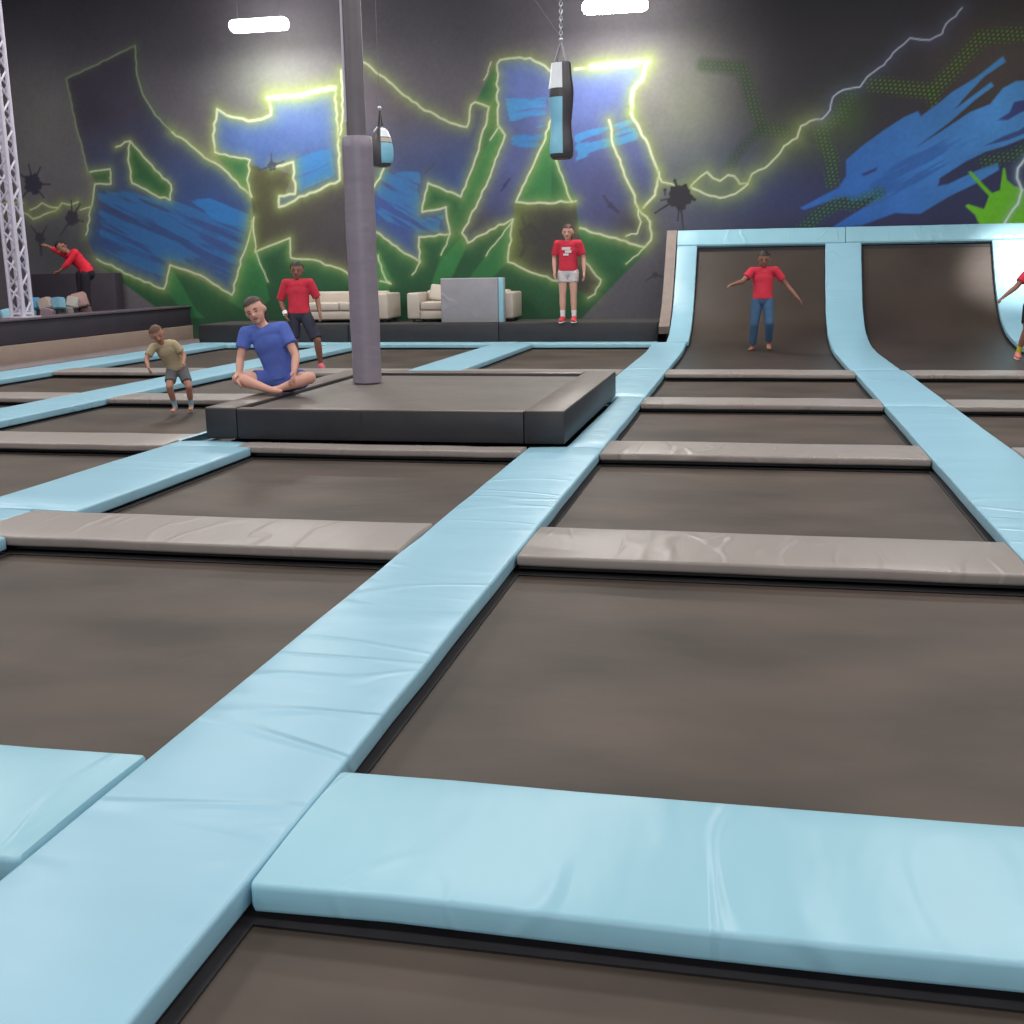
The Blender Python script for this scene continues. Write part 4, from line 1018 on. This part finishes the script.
# seated in blue on the platform rim
b_ = at_px(276, 392, 9.2)
person('person in blue sitting cross-legged on the left rim of the black platform', 1.5, (-4.04, 9.2, PH+.008), 0.15,
    {'pel': (.02, 0, .062), 'waist': (.005, 0, .15), 'chest': (-.03, -.02, .27), 'neck': (-.07, -.03, .375), 'head': (-.105, -.045, .462),
     'shl': (-.175, -.02, .335), 'ell': (-.205, -.06, .19), 'wrl': (-.19, -.16, .10), 'shr': (.042, -.02, .36), 'elr': (.125, -.08, .205), 'wrr': (.13, -.17, .115),
     'hil': (-.035, -.01, .058), 'knl': (-.20, -.15, .085), 'anl': (-.02, -.215, .035), 'tol': (.055, -.245, .022),
     'hir': (.075, -.01, .058), 'knr': (.215, -.14, .085), 'anr': (.06, -.19, .035), 'tor': (-.03, -.205, .026)},
    SK3, (60, 42, 34), ((84, 104, 178), .6), ((80, 98, 172), .55), hair_len=.3)
# small child
b_ = at_px(176, 416, 10.35)
person('small child in beige shirt and light blue socks crouching forward on the left trampoline bed', 0.98, (b_[0]+.02, 10.35, ZM+0.008), 0.5,
    {'pel': (.03, .06, .44), 'waist': (.0, .035, .52), 'chest': (-.05, -.02, .625), 'neck': (-.10, -.07, .71), 'head': (-.135, -.11, .80),
     'shl': (-.185, -.06, .675), 'ell': (-.26, -.13, .56), 'wrl': (-.24, -.24, .48), 'shr': (.02, -.05, .70), 'elr': (.11, -.06, .58), 'wrr': (.09, -.18, .50),
     'hil': (-.02, .05, .425), 'knl': (-.06, -.09, .27), 'anl': (-.02, .03, .06), 'tol': (-.05, -.07, .02), 'hir': (.08, .06, .43), 'knr': (.13, -.05, .26), 'anr': (.14, .08, .06), 'tor': (.13, -.02, .02)},
    SK1, (92, 62, 44), ((178, 162, 132), .7), ((104, 104, 108), .7), socks=(150, 196, 214), child=True)
# far left, by the foam pit
person('person in red shirt and dark trousers leaning forward by the foam pit', 1.5, (-11.95, 18.8, 0.505), -0.5,
    {'pel': (.03, .05, .52), 'waist': (.0, .03, .60), 'chest': (-.06, -.03, .70), 'neck': (-.12, -.09, .775), 'head': (-.17, -.15, .84),
     'shl': (-.20, -.08, .74), 'ell': (-.30, -.14, .80), 'wrl': (-.41, -.2, .86), 'shr': (.0, -.07, .765), 'elr': (-.06, -.16, .64), 'wrr': (-.14, -.22, .56)},
    SK2, (30, 26, 30), ((214, 44, 62), 1.5), ((40, 36, 46), 1.95), shoes=(40, 38, 44))

SC.view_settings.view_transform = 'Standard'
SC.view_settings.exposure = 0.0
SC.cycles.use_denoising = True
SC.cycles.max_bounces = 6
